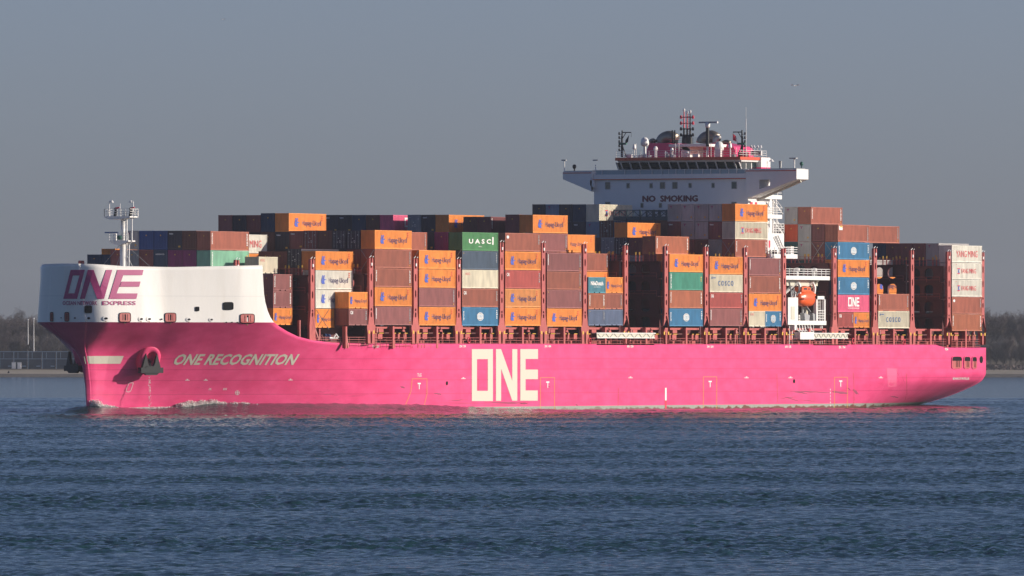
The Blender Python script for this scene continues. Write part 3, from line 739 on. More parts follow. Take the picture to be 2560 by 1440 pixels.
def deco(kind, ty):
    """shared lettering meshes: list of (part name, mesh, own label)"""
    k = (kind, ty)
    if k in DECO: return DECO[k]
    L, H = TYPES[ty]; out = []
    def add(name, mb, m): out.append((name, mb.mesh(name, m)))
    def T(txt, x0, x1, z0, cap, m, name='lettering', **kw): add(name, flat_letters(MB(), text2d(txt, x0, x1, z0, cap, **kw), sidefn), m)
    def marks(x, z0, z1, col, n=6):
        m = MB(); R = random.Random(len(kind) + n)
        for i in range(n):
            za = lerp(z0, z1, i / n); m.add([(x, Yf, za), (x + R.uniform(.16, .42), Yf, za), (x + R.uniform(.16, .42), Yf, za + (z1 - z0) / n * .62), (x, Yf, za + (z1 - z0) / n * .62)], [(0, 1, 2, 3)])
        add('code_marks', m, col)
    def logo_hl(x, z, w, h):
        m = MB()
        for dx in (0, .42):
            pts = [(0, .32), (.16, .32 + .30), (.30, 1.0), (.54, 1.0), (.40, .6), (.36, .42), (.56, 0), (.24, 0), (.02, .22)]
            m.add([(x + (a + dx) * w * .72, Yf - .002, z + b * h) for a, b in pts], [(0, 1, 4, 5, 8), (1, 2, 3, 4), (8, 5, 6, 7)])
        m.add([(x + .5 * w * .72, Yf - .004, z + .34 * h), (x + 1.42 * w * .72, Yf - .004, z + .5 * h), (x + .5 * w * .72, Yf - .004, z + .62 * h)], [(0, 1, 2)])
        add('logo', m, M_BLUEL)
    sh = L < 8
    if kind in ('hl', 'hlf', 'hls'):
        if sh: logo_hl(.4, H * .27, 1.0, H * .44); T('Hapag-Lloyd', 1.8, 5.75, H * .38, .50, M_NAVYL)
        elif kind == 'hls': logo_hl(1.0, H * .28, 1.3, H * .38); T('Hapag-Lloyd', 3.6, 7.6, H * .38, .6, M_NAVYL)
        else: logo_hl(1.8, H * .28, 1.65, H * .46); T('Hapag-Lloyd', 4.25, 10.5, H * .36, .80, M_NAVYL)
        marks(L * .88, H * .62, H * .92, M_YEL if sh else M_BAND, 3)
    elif kind == 'ymbig': T('YANG MING', L * .14, L * .85, H * .31, 1.12, M_REDC)
    elif kind == 'ym':
        T('YANG MING', L * .295, L * .80, H * .37, .82, M_REDC)
        m = MB(); x, z = L * .18, H * .33
        for q in ([(0, .85), (.95, .85), (.95, 1), (0, 1)], [(0, 0), (.95, 0), (.95, .15), (0, .15)]): m.add([(x + a, Yf, z + b * 1.0) for a, b in q], [(0, 1, 2, 3)])
        add('logo', m, M_REDL)
        m = MB().add([(x + a, Yf, z + b) for a, b in [(.35, .17), (.6, .17), (.6, .83), (.35, .83), (.7, .17), (.95, .17), (.62, .5), (.95, .83), (.75, .83)]], [(0, 1, 2, 3), (4, 5, 6), (6, 7, 8)]); add('logo', m, M_BLUEL)
        marks(L * .13, H * .88, H * .92, M_REDL, 1)
    elif kind == 'cosco':
        T('C O S C O', L * .25, L * .72, H * .38, .78, M_BLUET, bold=.02)
        add('small_emblem', MB().add([(a, Yf, b) for a, b in [(.6, 2.2), (1.0, 2.2), (.8, 2.7), (1.2, 2.3), (2.2, 2.3), (2.2, 2.45), (1.2, 2.45)]], [(0, 1, 2), (3, 4, 5, 6)]), M_BLUET)
    elif kind == 'globe':
        m = MB(); cx, cz, rx, rz = L * .5, H * .5, (1.08 if not sh else .95), .66
        cx = L * .5
        def ring(ax, az, w):
            n = 24
            for i in range(n):
                t0, t1 = 2 * math.pi * i / n, 2 * math.pi * (i + 1) / n
                m.add([(cx + ax * math.cos(t0), Yf, cz + az * math.sin(t0)), (cx + ax * math.cos(t1), Yf, cz + az * math.sin(t1)), (cx + (ax - w * 1.5) * math.cos(t1), Yf, cz + (az - w) * math.sin(t1)), (cx + (ax - w * 1.5) * math.cos(t0), Yf, cz + (az - w) * math.sin(t0))], [(0, 1, 2, 3)])
        ring(rx, rz, .08); ring(rx * .5, rz, .06)
        for q in (-.42, .42): m.add([(cx - rx * .8, Yf, cz + q * .9), (cx + rx * .8, Yf, cz + q * .9), (cx + rx * .8, Yf, cz + q * .9 + .07), (cx - rx * .8, Yf, cz + q * .9 + .07)], [(0, 1, 2, 3)])
        m.add([(cx - .06, Yf, cz - rz), (cx + .06, Yf, cz - rz), (cx + .06, Yf, cz + rz), (cx - .06, Yf, cz + rz)], [(0, 1, 2, 3)])
        m.add([(cx - rx, Yf, cz - .33), (cx + rx, Yf, cz - .33), (cx + rx, Yf, cz + .33), (cx - rx, Yf, cz + .33)], [(0, 1, 2, 3)])
        add('globe_logo', m, M_WL)
        add('lettering', flat_letters(MB(), text2d('COSCO', cx - rx * .88, cx + rx * .88, cz - .02, .27, bold=.02), lambda a, b: (a, Yf - .006, b)), paint('blue'))
        add('lettering', flat_letters(MB(), text2d('SHIPPING', cx - rx * .88, cx + rx * .88, cz - .27, .17), lambda a, b: (a, Yf - .006, b)), paint('blue'))
        marks(.3, H * .3, H * .8, M_WL, 8); marks(L - .6, H * .4, H * .9, M_WL, 5)
    elif kind == 'one':
        x, w, z, h = L * .32, L * .357, H * .33, 1.55
        R = lambda a, b, c, d: [(a, c), (b, c), (b, d), (a, d)]
        pol = [R(0, .33, 0, .19), R(0, .33, .81, 1), R(0, .08, .19, .81), R(.25, .33, .19, .81), R(.38, .46, 0, 1), R(.61, .69, 0, 1), [(.46, 1), (.46, .62), (.61, 0), (.61, .38)],
               R(.74, .82, 0, 1), R(.82, 1, 0, .19), R(.82, 1, .41, .59), R(.82, 1, .81, 1)]
        m = MB()
        for q in pol: m.add([(x + a * w, Yf, z + b * h) for a, b in q], [tuple(range(4))])
        add('lettering', m, M_WL)
        T('OCEAN NETWORK EXPRESS', x, x + w, H * .2, .17, M_WL, bold=.02)
    elif kind == 'uasc':
        T('U A S C', L * .18, L * .80, H * .40, .68, M_WL, bold=.03); T('UASAC', L * .45, L * .55, H * .2, .2, M_WL)
        add('white_column', MB().add([(L * .835, Yf, H * .34), (L * .87, Yf, H * .34), (L * .87, Yf, H * .76), (L * .835, Yf, H * .76)], [(0, 1, 2, 3)]), M_WL)
    elif kind == 'nile':
        T('NileDutch', L * .13, L * .86, H * .5, .62, M_WL, bold=.035); T('www.niledutch.com', L * .3, L * .7, H * .36, .14, M_WL)
    elif kind == 'cai': T('CAI', .45, 1.35, H * .68, .5, M_WL, bold=.03); marks(L - .6, H * .35, H * .9, M_GAL, 5)
    elif kind == 'oocl': T('OOCL', L * .09, L * .22 if not sh else L * .32, H * .72, .36, M_REDC)
    elif kind in ('tri', 'txt', 'fad'):
        word = 'TRITON' if kind == 'tri' else 'textainer'
        v, f = text2d(word, 0, 1.75, 0, .3, bold=.03)
        if kind != 'fad': add('lettering', MB().add([(.32 + b, Yf, H * .92 - a) for a, b in v], f), M_WL)
        marks(L - .75, H * .25, H * .92, M_WL if kind == 'tri' else M_GAL, 8)
        marks(L - .75, H * .12, H * .2, M_YEL, 1)
    elif kind == 'tag': marks(.35, H * .86, H * .92, M_YEL, 1); marks(L - .7, H * .4, H * .92, M_GAL, 6)
    elif kind == 'ring':
        add('round_badge', MB().add([(.85 + a, Yf, H * .77 + b) for a, b in oval(0, 0, .42, .25, 12, 2)], [tuple(range(12))]), M_WL); marks(L - .75, H * .4, H * .92, M_GAL, 6)
    elif kind == 'sticker':
        add('hazard_sticker', MB().add([(.35, Yf, H * .68), (1.75, Yf, H * .68), (1.75, Yf, H * .92), (.35, Yf, H * .92)], [(0, 1, 2, 3)]), M_WL)
        add('hazard_sticker', MB().add([(.6, Yf - .004, H * .84), (1.75, Yf - .004, H * .84), (1.6, Yf - .004, H * .93), (.9, Yf - .004, H * .93)], [(0, 1, 2, 3)]), M_YEL); marks(L - .75, H * .1, H * .9, M_GAL, 7)
    elif kind == 'seatext':
        marks(.35, H * .1, H * .94, M_WL, 10); marks(L - .8, H * .5, H * .8, M_YEL, 3)
    # marks on the forward end
    Xf = -.012
    if kind == 'tex' or kind == 'ttex':
        add('end_lettering', flat_letters(MB(), text2d('tex', .22, .98, H * .80, .28, bold=.03), lambda a, b: (Xf, 2.44 - a, b)), M_WL)
        add('end_plate', MB().add([(Xf, .25, .35), (Xf, .62, .35), (Xf, .62, .6), (Xf, .25, .6)], [(0, 1, 2, 3)]), M_YEL)
    if kind == 'T':
        add('end_emblem', MB().add([(Xf, 2.44 - a, H * .74 + b) for a, b in [(.42, .32), (.88, .32), (.88, .42), (.42, .42), (.59, 0), (.71, 0), (.71, .32), (.59, .32)]], [(0, 1, 2, 3), (4, 5, 6, 7)]), M_MAG)
        add('end_plate', MB().add([(Xf, .45, .55), (Xf, .7, .55), (Xf, .7, .85), (Xf, .45, .85)], [(0, 1, 2, 3)]), M_YEL)
    if kind == 'word': add('end_lettering', flat_letters(MB(), text2d('GESEACO', .35, 1.9, H * .74, .2, bold=.03), lambda a, b: (Xf, 2.44 - a, b)), M_WL)
    if kind in ('dot', 'tri', 'txt', 'globe'):
        add('end_plate', MB().add([(Xf, 1.1, H * .72), (Xf, 1.3, H * .72), (Xf, 1.3, H * .78), (Xf, 1.1, H * .78)], [(0, 1, 2, 3)]), M_YEL)
    if kind == 'door':
        m = MB()
        m.box(-.04, -.01, .1, 1.2, .18, H - .15); m.box(-.04, -.01, 1.24, 2.34, .18, H - .15); add('door_leaf', m, None)
        m = MB()
        for y in (.35, .85, 1.6, 2.1):
            m.tube((-.09, y, .15), (-.09, y, H - .1), .03, n=5)
            for z in (.5, 1.1, 2.0): m.box(-.12, -.04, y - .07, y + .07, z, z + .07)
        add('locking_bars', m, M_GAL)
        m = MB(); R = random.Random(2)
        for i in range(7):
            y, z = R.uniform(.2, 2.0), R.uniform(.4, H - .4); m.add([(-.05, y, z), (-.05, y + R.uniform(.1, .3), z), (-.05, y + .2, z + .12), (-.05, y, z + .1)], [(0, 1, 2, 3)])
        add('door_labels', m, M_WL)
    DECO[k] = out
    return out
DWORD = {'hl': 'with blue logo', 'hls': 'with small dark name', 'hlf': 'with worn blue logo', 'ymbig': 'with tall red lettering', 'ym': 'with red lettering',
 'cosco': 'with spaced blue letters', 'globe': 'with white globe logo', 'one': 'with large white letters', 'uasc': 'with spaced white letters', 'nile': 'with bold white name', 'cai': 'with short white letters',
 'oocl': 'with small red letters', 'tri': 'with white upright lettering', 'txt': 'with white upright script', 'fad': 'with faint code marks', 'tag': 'with yellow tag', 'ring': 'with round badge', 'sticker': 'with yellow hazard sticker',
 'seatext': 'with tall white side marks', 'tex': 'lettered tex', 'T': 'with purple emblem', 'door': 'showing its doors', 'dot': 'with yellow end mark', 'word': 'with white end name', '': 'plain'}
ORD = ['ground', 'bottom', 'second', 'third', 'fourth', 'fifth', 'sixth', 'seventh', 'eighth', 'ninth']
ROWW = ['outermost row', 'second row', 'third row', 'fourth row', 'fifth row', 'sixth row', 'seventh row', 'eighth row', 'ninth row', 'tenth row', 'eleventh row', 'twelfth row',
        'thirteenth row', 'fourteenth row', 'fifteenth row', 'sixteenth row', 'farthest row']
BAYW = ['foremost bay', 'second bay from bow', 'third bay from bow', 'fourth bay from bow', 'fifth bay from bow', 'sixth bay from bow', 'seventh bay from bow', 'eighth bay from bow', 'ninth bay from bow', 'tenth bay from bow', 'eleventh bay from bow', 'bay before bridge', 'bridge bay',
        'first bay past bridge', 'second bay past bridge', 'third bay past bridge', 'stern bay']
NBOX = [0]
def container(bay, row, X, Y, z, ty, col, kind, half=''):
    bm_, fm_ = SHAPE[ty]
    o = put('shipping_container', bm_, None, (X, Y, z)); NBOX[0] += 1
    def setm(q, m): q.material_slots[0].link = 'OBJECT'; q.material_slots[0].material = m
    pm = paint(col); setm(o, pm)
    f = put('frame', fm_, o); setm(f, pm)
    for name, me in deco(kind, ty):
        if not me.materials: me.materials.append(None)
        q = put(name, me, o)
        if me.materials[0] is None: setm(q, pm)
    tier = max(1, round((z - 13.1) / 2.9) + 1)
    short = 'short ' if ty.startswith('20') else ''
    lab = f"{short}{PAL[col][1]} container {DWORD[kind]}, {ORD[min(tier, 9)]} tier, {ROWW[row]}, {BAYW[bay]}{half}"
    for w_ in ('with ', 'white upright ', 'upright '):
        if len(lab.split()) > 16: lab = lab.replace(w_, '' if w_ == 'with ' else 'side ', 1)
    if len(lab.split()) > 16: lab = lab.replace(' from bow', '')
    tag(o, lab, 'container', 'shipping containers stacked on the deck')
    return o
X0 = [None] * 17
for i in range(17): X0[i] = LBX[i] + 1.15
X0[0] = -75.9; X0[1] = -60.8; X0[12] = 100.0
def stack(bay, row, vtop, items, xoff=0., half=''):
    """items from the top down; each 'colour/kind' with optional '/type'; vtop is the measured top of the stack at its near forward corner"""
    X = X0[bay] + xoff; Y = row * PITCH + .04
    z = ZV(vtop, X, Y)
    for it in items:
        p = it.split('/'); col = p[0]; kind = p[1] if len(p) > 1 else ''; ty = p[2] if len(p) > 2 else '40'
        L, H = TYPES[ty]
        z -= H
        container(bay, row, X, Y, z, ty, col, kind, half)
        z -= .04
A2 = 6.13   # after half of a bay
# bay 0
stack(0, 5, 577.5, ['rust/tri', 'mint/seatext', 'maroon'])
for r, (a, b) in zip(range(6, 11), (('brown/dot', 'magenta/dot'), ('ink/tex', 'magenta/dot'), ('royal/dot', 'navy/word'), ('royal/dot', 'maroon/dot'), ('pale/T', 'grey/dot'))): stack(0, r, 576.5, [a, b])
stack(0, 11, 624.5, ['maroon/dot', 'maroon'])
stack(0, 13, 636, ['navy/dot/20', 'navy//20'], A2, ', aft end'); stack(0, 14, 636, ['navy/dot/20', 'navy//20'], A2, ', aft end')
stack(0, 2, 685, ['plum/tri/20', 'plum/tri/20', 'orange/hl/20'], A2, ', aft end')
stack(0, 3, 641.5, ['cream/oocl/20', 'navy/door/20', 'maroon/dot/20', 'brown//20'], A2, ', aft end')
stack(0, 4, 727, ['maroon//20', 'navy//20'], A2, ', aft end')
# bay 1
stack(1, 0, 729.5, ['orange/hl/20', 'plum/cai/20'], A2, ', aft end')
stack(1, 1, 627.5, ['orange/hl', 'white/hl', 'white/hl']); stack(1, 1, 772, ['orange/hl/20h'], 0, ', fore end'); stack(1, 1, 772, ['maroon//20h'], A2, ', aft end')
stack(1, 2, 622, ['ink/door', 'maroon/door', 'brown', 'maroon']); stack(1, 3, 628, ['maroon/dot', 'ink', 'maroon/dot', 'brown']); stack(1, 4, 628, ['maroon/dot', 'brown', 'navy'])
stack(1, 5, 672, ['maroon', 'navy']); stack(1, 6, 672, ['brown', 'maroon'])
stack(1, 7, 585, ['white/ymbig', 'orange/hl', 'maroon']); stack(1, 15, 621.5, ['orange/hl', 'brown']); stack(1, 12, 621.5, ['orange/hl', 'maroon'])
# bay 2
stack(2, 0, 575, ['orange/hl', 'rust/fad', 'rust/tri', 'orange/hl', 'plum/txt'])
for r, (a, b) in enumerate((('ink/door', 'maroon/dot'), ('ink/door', 'ink'), ('brown/dot', 'maroon'), ('maroon/door', 'maroon/door')), 1): stack(2, r, 576, [a, b])
stack(2, 5, 577, ['maroon/tex', 'maroon/door'])
stack(2, 6, 532.6, ['orange/hl', 'ink/tex']); stack(2, 7, 532.6, ['navy/dot', 'brown/dot', 'maroon'])
stack(2, 8, 537.5, ['maroon/dot']); stack(2, 9, 537.5, ['ink/dot']); stack(2, 10, 537.5, ['plum/dot'])
for r in (8, 9, 10): stack(2, r, 581, ['navy'])
# bay 3
stack(3, 0, 625, ['orange/hl', 'orange/hl', 'plum/fad', 'orange/hl']); stack(3, 1, 628, ['maroon/dot', 'maroon', 'navy', 'brown'])
stack(3, 2, 579, ['rust/fad', 'maroon', 'navy', 'maroon'])
# bay 4
stack(4, 0, 580, ['green/uasc', 'slate/tag', 'cream/oocl', 'rust/cai', 'blue/globe'])
stack(4, 1, 580, ['magenta/dot', 'maroon']); stack(4, 2, 580, ['ink/tex', 'maroon']); stack(4, 3, 580, ['maroon', 'brown'])
# bay 5
stack(5, 0, 581.8, ['rust/ring', 'orange/hl', 'red/cai', 'faded orange/hlf', 'orange/hl']); stack(5, 1, 582, ['navy', 'maroon', 'brown'])
# bay 6
stack(6, 0, 632, ['plum/txt', 'rust/fad', 'plum/tag', 'orange/hl'])
stack(6, 1, 536.5, ['orange/hl', 'plum/fad', 'maroon', 'navy']); stack(6, 2, 536, ['maroon/dot', 'brown'])
stack(6, 4, 541.5, ['maroon/txt', 'maroon']); stack(6, 5, 541.5, ['brown/dot', 'maroon'])
stack(6, 7, 536.5, ['orange/hl', 'navy']); stack(6, 8, 536.5, ['ink/tex', 'navy']); stack(6, 9, 536.5, ['grey/door', 'navy'])
stack(6, 11, 537, ['pink/one', 'navy'])
for r, c in ((12, 'brown/dot'), (13, 'navy/dot'), (14, 'ink/tex'), (15, 'ink/tex')): stack(6, r, 537, [c, 'navy'])
# bay 7
for xo, its, h in ((0, ['turquoise/nile/20', 'terracotta/tri/20', 'steel/tag/20'], ', fore end'), (A2 + .05, ['orange/hl/20', 'rust/fad/20', 'steel//20'], ', aft end')): stack(7, 0, 692.5, its, xo, h)
stack(7, 1, 632.5, ['rust/fad', 'orange/hl', 'maroon', 'brown']); stack(7, 2, 585.5, ['orange/hls', 'brown', 'maroon'])
# bay 8 empty near side, boxes deeper in
stack(8, 4, 690, ['maroon', 'navy', 'brown']); stack(8, 6, 690, ['navy', 'maroon'])
# bay 9
stack(9, 0, 635, ['orange/hl', 'sea/seatext', 'terracotta/tri', 'blue/globe'])
stack(9, 1, 590, ['terracotta/tri', 'maroon', 'brown', 'maroon', 'navy'])
for r, its in ((2, ['maroon/dot', 'pale/door', 'navy', 'maroon', 'brown']), (3, ['ink/door', 'maroon', 'teal', 'brown', 'navy']), (4, ['grey/door', 'navy', 'rust', 'maroon']), (5, ['brown', 'maroon', 'navy', 'brown'])): stack(9, r, 593.5, its)
# bay 10
stack(10, 0, 641, ['orange/hl', 'cream/cosco', 'red/cai/40s', 'plum/txt']); stack(10, 1, 644, ['maroon', 'navy', 'brown']); stack(10, 2, 644, ['ink', 'maroon'])
stack(10, 6, 556, ['orange/hl', 'maroon'])
# bay 11
stack(11, 0, 644.5, ['plum/txt', 'rust/tri', 'orange/hl']); stack(11, 0, 777.5, ['cream/oocl/20'], 0, ', fore end'); stack(11, 0, 777.5, ['blue/globe/20'], A2, ', aft end')
stack(11, 1, 509, ['orange/hl', 'cream/ym', 'rust/tri', 'navy', 'maroon'])
stack(11, 2, 509.5, ['pale/T', 'maroon/tex', 'dirty', 'maroon']); stack(11, 3, 509.5, ['pale/T', 'pale/T', 'brown/dot']); stack(11, 4, 509.5, ['pale/T', 'pale/T', 'maroon']); stack(11, 5, 509.5, ['pale/T', 'maroon/tex', 'maroon'])
for r, its in ((6, ['brown', 'navy']), (7, ['brown', 'maroon']), (8, ['navy/door', 'maroon']), (9, ['navy/door', 'brown'])): stack(11, r, 551, its)
stack(11, 10, 551, ['brown/door', 'maroon']); stack(11, 11, 510.5, ['cream/ym', 'pale blue/T', 'navy'])
stack(11, 12, 510.5, ['navy/dot', 'ink/tex', 'navy']); stack(11, 13, 510.5, ['ink/dot', 'ink']); stack(11, 14, 510.5, ['pale blue/T', 'navy']); stack(11, 15, 510.5, ['ink/dot', 'navy'])
# bay 13
stack(13, 0, 561, ['rust/sticker', 'blue/globe', 'orange/hl', 'blue/globe', 'pink/one']); stack(13, 0, 781, ['red/cai/20'], 0, ', fore end'); stack(13, 0, 781, ['orange/hl/20'], A2, ', aft end')
stack(13, 1, 560, ['maroon/dot', 'maroon/dot', 'maroon', 'navy', 'maroon', 'navy']); stack(13, 2, 517, ['rust/tri', 'pale/T', 'pale/T', 'teal', 'navy', 'maroon', 'navy']); stack(13, 3, 517, ['pale/T', 'flame/dot', 'teal/dot', 'navy', 'maroon', 'navy'])
stack(13, 4, 560, ['pale/T', 'navy', 'maroon', 'navy', 'ink']); stack(13, 5, 648, ['navy', 'maroon', 'navy'])
# bay 14
stack(14, 0, 734, ['rust/txt', 'cream/cosco']); stack(14, 1, 564, ['rust/fad/45'])
# bay 15
stack(15, 3, 692, ['orange/hl', 'orange/hl', 'navy', 'maroon']); stack(15, 4, 649, ['pale', 'navy', 'navy', 'ink']); stack(15, 5, 649, ['grey', 'navy', 'maroon'])
# bay 16
stack(16, 0, 613, ['white/ymbig', 'white/ym', 'white/ym', 'rust/ring', 'terracotta/tri'])
stack(16, 1, 608, ['pale/T', 'grey', 'navy', 'maroon', 'brown'])
for r, c in ((2, 'maroon/dot'), (3, 'maroon/dot'), (4, 'maroon/dot'), (5, 'navy')): stack(16, r, 608, [c, 'ink', 'navy', 'maroon', 'brown'] if r < 4 else [c, 'maroon', 'navy'])

# flat racks, folded ends braced, near row 6..9 of the bay before the bridge
M_RACK = mat('rack blue', (.035, .075, .10), .6, var=.1)
for r in (6, 7, 8, 9):
    X = X0[11]; Y = r * PITCH + .04; z = ZV(551, X, Y) + .05
    o = put('flat_rack', None, None, (X, Y, z))
    tag(o, f'dark blue flat rack with braced end frame, {ROWW[r]}, bay before the bridge', 'flat rack', 'flat racks before the bridge')
    m = MB().box(0, 12.19, 0, 2.44, 0, .62); m.build('platform', M_RACK, o)
    for xe in (0, 12.04):
        m = MB(); t = .15
        for y in (0, 2.29): m.box(xe, xe + t, y, y + t, .62, 1.75)
        m.box(xe, xe + t, .15, 2.29, 1.55, 1.7); m.box(xe + .02, xe + t - .02, 1.15, 1.29, .62, 1.55)
        m.tube((xe + .07, .1, .65), (xe + .07, 1.2, 1.55), .07, n=5); m.tube((xe + .07, 2.34, .65), (xe + .07, 1.24, 1.55), .07, n=5)
        m.build('end_frame', M_RACK, o)

# diagonal lashing rods
def lash(x, y, z0, z1, label):
    m = MB(); m.tube((x - .25, y + .1, z0), (x - .25, y + 2.35, z1), .045, n=4); m.tube((x - .25, y + 2.35, z0), (x - .25, y + .1, z1), .045, n=4)
    m.build('lashing_rods', M_GAL, ship)
for b, r, v in ((2, 0, 623), (3, 0, 626), (4, 0, 622), (5, 0, 628), (11, 1, 600), (11, 2, 600), (13, 0, 604), (13, 1, 604), (1, 0, 772), (13, 2, 648), (13, 3, 648)):
    z1 = ZV(v, X0[b], r * PITCH); lash(X0[b], r * PITCH, z1 - 3.2, z1 - .1, '')
print('containers', NBOX[0])

# ------------------------------------------------------------------ bridge tower
tower = put('bridge_tower', None, ship, (0, 0, 0))
XF = 101.2; YP = PY(1870, XF); YS = PY(1485, XF)
XA = PX(1925, YP)
zf = lambda v, X=XF, Y=20.: ZV(v, X, Y)
ZD = zf(446)
m = MB(); m.box(XF, XA, YP, YS, 9.7, ZD); m.box(XA, XA + 6, YP + 2.5, YS - 4, 9.7, ZD - 3); m.build('tower_block', M_WHITE, tower)
m = MB(); m.box(XF - .35, XF - .02, YP - .5, YS + .3, ZD - .1, ZD + .75); m.box(XF - .35, XA, YP - .5, YP - .38, ZD - .1, ZD + .3); m.build('deck_bulwark', M_WHITE, tower)
m = MB(); m.box(XF - .42, XF - .36, YP - .5, YS + .3, ZD - .16, ZD - .02); m.build('red_gutter', M_BAND, tower)
# windows of the tower front, each its own
for u0, u1, v0, v1 in [(1514, 1525, 456, 472), (1567.5, 1573.5, 459, 469.5), (1625, 1631, 459, 469.5), (1651, 1662, 456, 471), (1682, 1693, 456, 471), (1722.5, 1728.5, 458.5, 468.5), (1780, 1786, 458.5, 468.5), (1830, 1841, 455.5, 471),
                       (1602.5, 1608, 508.5, 518), (1648.5, 1654, 508.5, 518), (1514, 1525, 506, 512), (1830, 1841, 506, 512)]:
    a, b = PY(u0, XF), PY(u1, XF); z0, z1 = zf(v1, XF, a), zf(v0, XF, a)
    w = MB().box(XF - .03, XF + .05, b, a, z0, z1).build('window', M_GLASS, tower)
    MB().box(XF - .07, XF - .035, b - .06, a + .06, z1, z1 + .1).box(XF - .07, XF - .035, b - .06, a + .06, z0 - .1, z0).box(XF - .07, XF - .035, a, a + .08, z0, z1).box(XF - .07, XF - .035, b - .08, b, z0, z1).build('window_frame', M_GAL, w)
# side window
a, b = PX(1883, YP), PX(1888.5, YP); MB().box(a, b, YP - .03, YP + .05, ZV(471, a, YP), ZV(456, a, YP)).build('window', M_GLASS, tower)
# lettering on the tower
v, f = text2d('NO  SMOKING', 0, 1, 0, 1, bold=0.)
y0, y1 = PY(1607, XF), PY(1744, XF); zb, cap = zf(504, XF, y0), zf(489.5, XF, y0) - zf(504, XF, y0)
for lo, hi in ((-1, .3), (.3, 2)):
    ff = [q for q in f if lo <= v[q[0]][0] < hi]; ids = sorted({i for q in ff for i in q}); at_ = {i: k for k, i in enumerate(ids)}
    mb = MB(); fq = [tuple(at_[i] for i in q) for q in ff]
    for n_, (dy, dz) in enumerate(((0, 0), (.09, 0), (-.09, 0), (0, .06), (0, -.06))): mb.add([(XF - .03 - .003 * n_, lerp(y0, y1, v[i][0]) + dy, zb + v[i][1] * cap + dz) for i in ids], fq)
    mb.build('tower_lettering', M_MAROON, tower)
v, f = text2d('NO.47', 0, 1, 0, 1, bold=.03)
m = MB(); x0, x1 = PX(1875, YP), PX(1893, YP); m.box(x0, x0 + 1.0, YP - .03, YP, ZV(511, x0, YP), ZV(505, x0, YP)); m.box(x1 - .9, x1, YP - .03, YP, ZV(511, x0, YP), ZV(505, x0, YP)); m.build('side_marks', M_REDL, tower)
# wings
def wing(side):
    Xa, Xb = 100.4, 104.9
    if side < 0:
        top, yo, yi = 422.5, -1.45, YP
        P = [(yo, ZV(422.5, Xa, yo)), (yi, ZV(425, Xa, yi) + .05), (yi, ZV(494, Xa, yi)), (yo, ZV(447.7, Xa, yo))]
        P = [(yo, ZV(422.5, Xa, yo)), (yi - .01, ZV(422.5, Xa, yo)), (yi - .01, ZV(493, Xa, yi)), (yi - .9, ZV(493, Xa, yi)), (yo, ZV(447.7, Xa, yo))]
        ya, yb = PY(1925, Xa), PY(1898, Xa)
        hole = [(ya, ZV(449, Xa, 5)), (yb, ZV(449, Xa, 5)), (yb, ZV(473, Xa, 5)), (ya, ZV(464, Xa, 5))]
    else:
        yo = PY(1407, Xa); yi = YS
        P = [(yo, ZV(429, Xa, yo)), (yi + .01, ZV(429, Xa, yo)), (yi + .01, ZV(479, Xa, yi)), (yo, ZV(448, Xa, yo))]
        ya, yb = PY(1475, Xa), PY(1484, Xa)
        hole = [(ya, ZV(450, Xa, 38)), (yb, ZV(450, Xa, 38)), (yb, ZV(469, Xa, 38)), (ya, ZV(464, Xa, 38))]
    v, f = plate(P, [hole], Xb - Xa, lambda a, b, d: ((Xa + Xb) / 2 + d, a, b))
    w = MB().add(v, f).build('bridge_wing', M_WHITE, tower)
    zt = P[0][1]
    MB().box(Xa - .04, Xa - .01, min(yo, yi) + .1, max(yo, yi), zt - .32, zt - .18).build('red_gutter', M_BAND, w)
    MB().box(Xa + .6, Xb - .6, min(yo, yi) + .3, max(yo, yi) - .1, zt + .02, zt + .14).build('wing_deck', M_GAL, w)
    return zt
ztw = wing(-1); wing(1)
# light truss under port wing
m = MB(); yi = YP - 1.0; a = Vector((102.6, -1.2, ZV(448.5, 102, -1.2))); b = Vector((102.6, yi, ZV(496, 102, yi)))
m.tube(a - Vector((0, 0, .3)), b - Vector((0, 0, .3)), .22, n=6); m.build('wing_brace', M_CREAM, tower)
# wheelhouse
yL, yR = PY(1541, 99.6), PY(1848, 99.6)
zW0, zW1, zW2, zW3 = zf(438, 100), zf(423.5, 100), zf(405, 100), zf(400.5, 100); zW4 = zf(393, 100)
wh = put('wheelhouse', None, tower, (0, 0, 0))
m = MB(); m.box(101.6, 110, yR + .6, yL - .6, ZD, zW4 - .05); m.build('wheelhouse_wall', M_WHITE, wh)
def slant(z): return lerp(101.4, 99.8, (z - zW1) / (zW4 - zW1))
m = MB()
m.add([(slant(zW2), yR, zW2), (slant(zW2), yL, zW2), (slant(zW3) - .02, yL + .1, zW3), (slant(zW3) - .02, yR - .1, zW3)], [(0, 1, 2, 3)])
m.add([(slant(zW2), yR, zW2), (slant(zW3), yR - .1, zW3), (109, yR - .1, zW3), (109, yR, zW2)], [(0, 1, 2, 3)]); m.box(101.3, 101.55, yR, yL, zW0, zW1); m.build('wheelhouse_fascia', M_WHITE, wh)
m = MB(); m.box(99.5, 110.4, yR - .25, yL + .2, zW3, zW4); m.build('orange_band', M_BAND, wh)
us = [1541, 1552, 1575, 1599, 1622, 1648, 1673, 1695, 1717, 1741, 1765, 1789, 1813, 1836, 1848]
for i in range(len(us) - 1):
    a, b = PY(us[i], 100.5), PY(us[i + 1], 100.5)
    MB().add([(slant(zW1), b + .12, zW1), (slant(zW1), a - .12, zW1), (slant(zW2), a - .12, zW2), (slant(zW2), b + .12, zW2)], [(0, 1, 2, 3)]).build('wheelhouse_window', M_GLASS, wh)
for u in us:
    a = PY(u, 100.5); MB().tube((slant(zW1) - .05, a, zW1), (slant(zW2) - .05, a, zW2), .11, n=4).build('mullion', M_WHITE, wh)
m = MB()
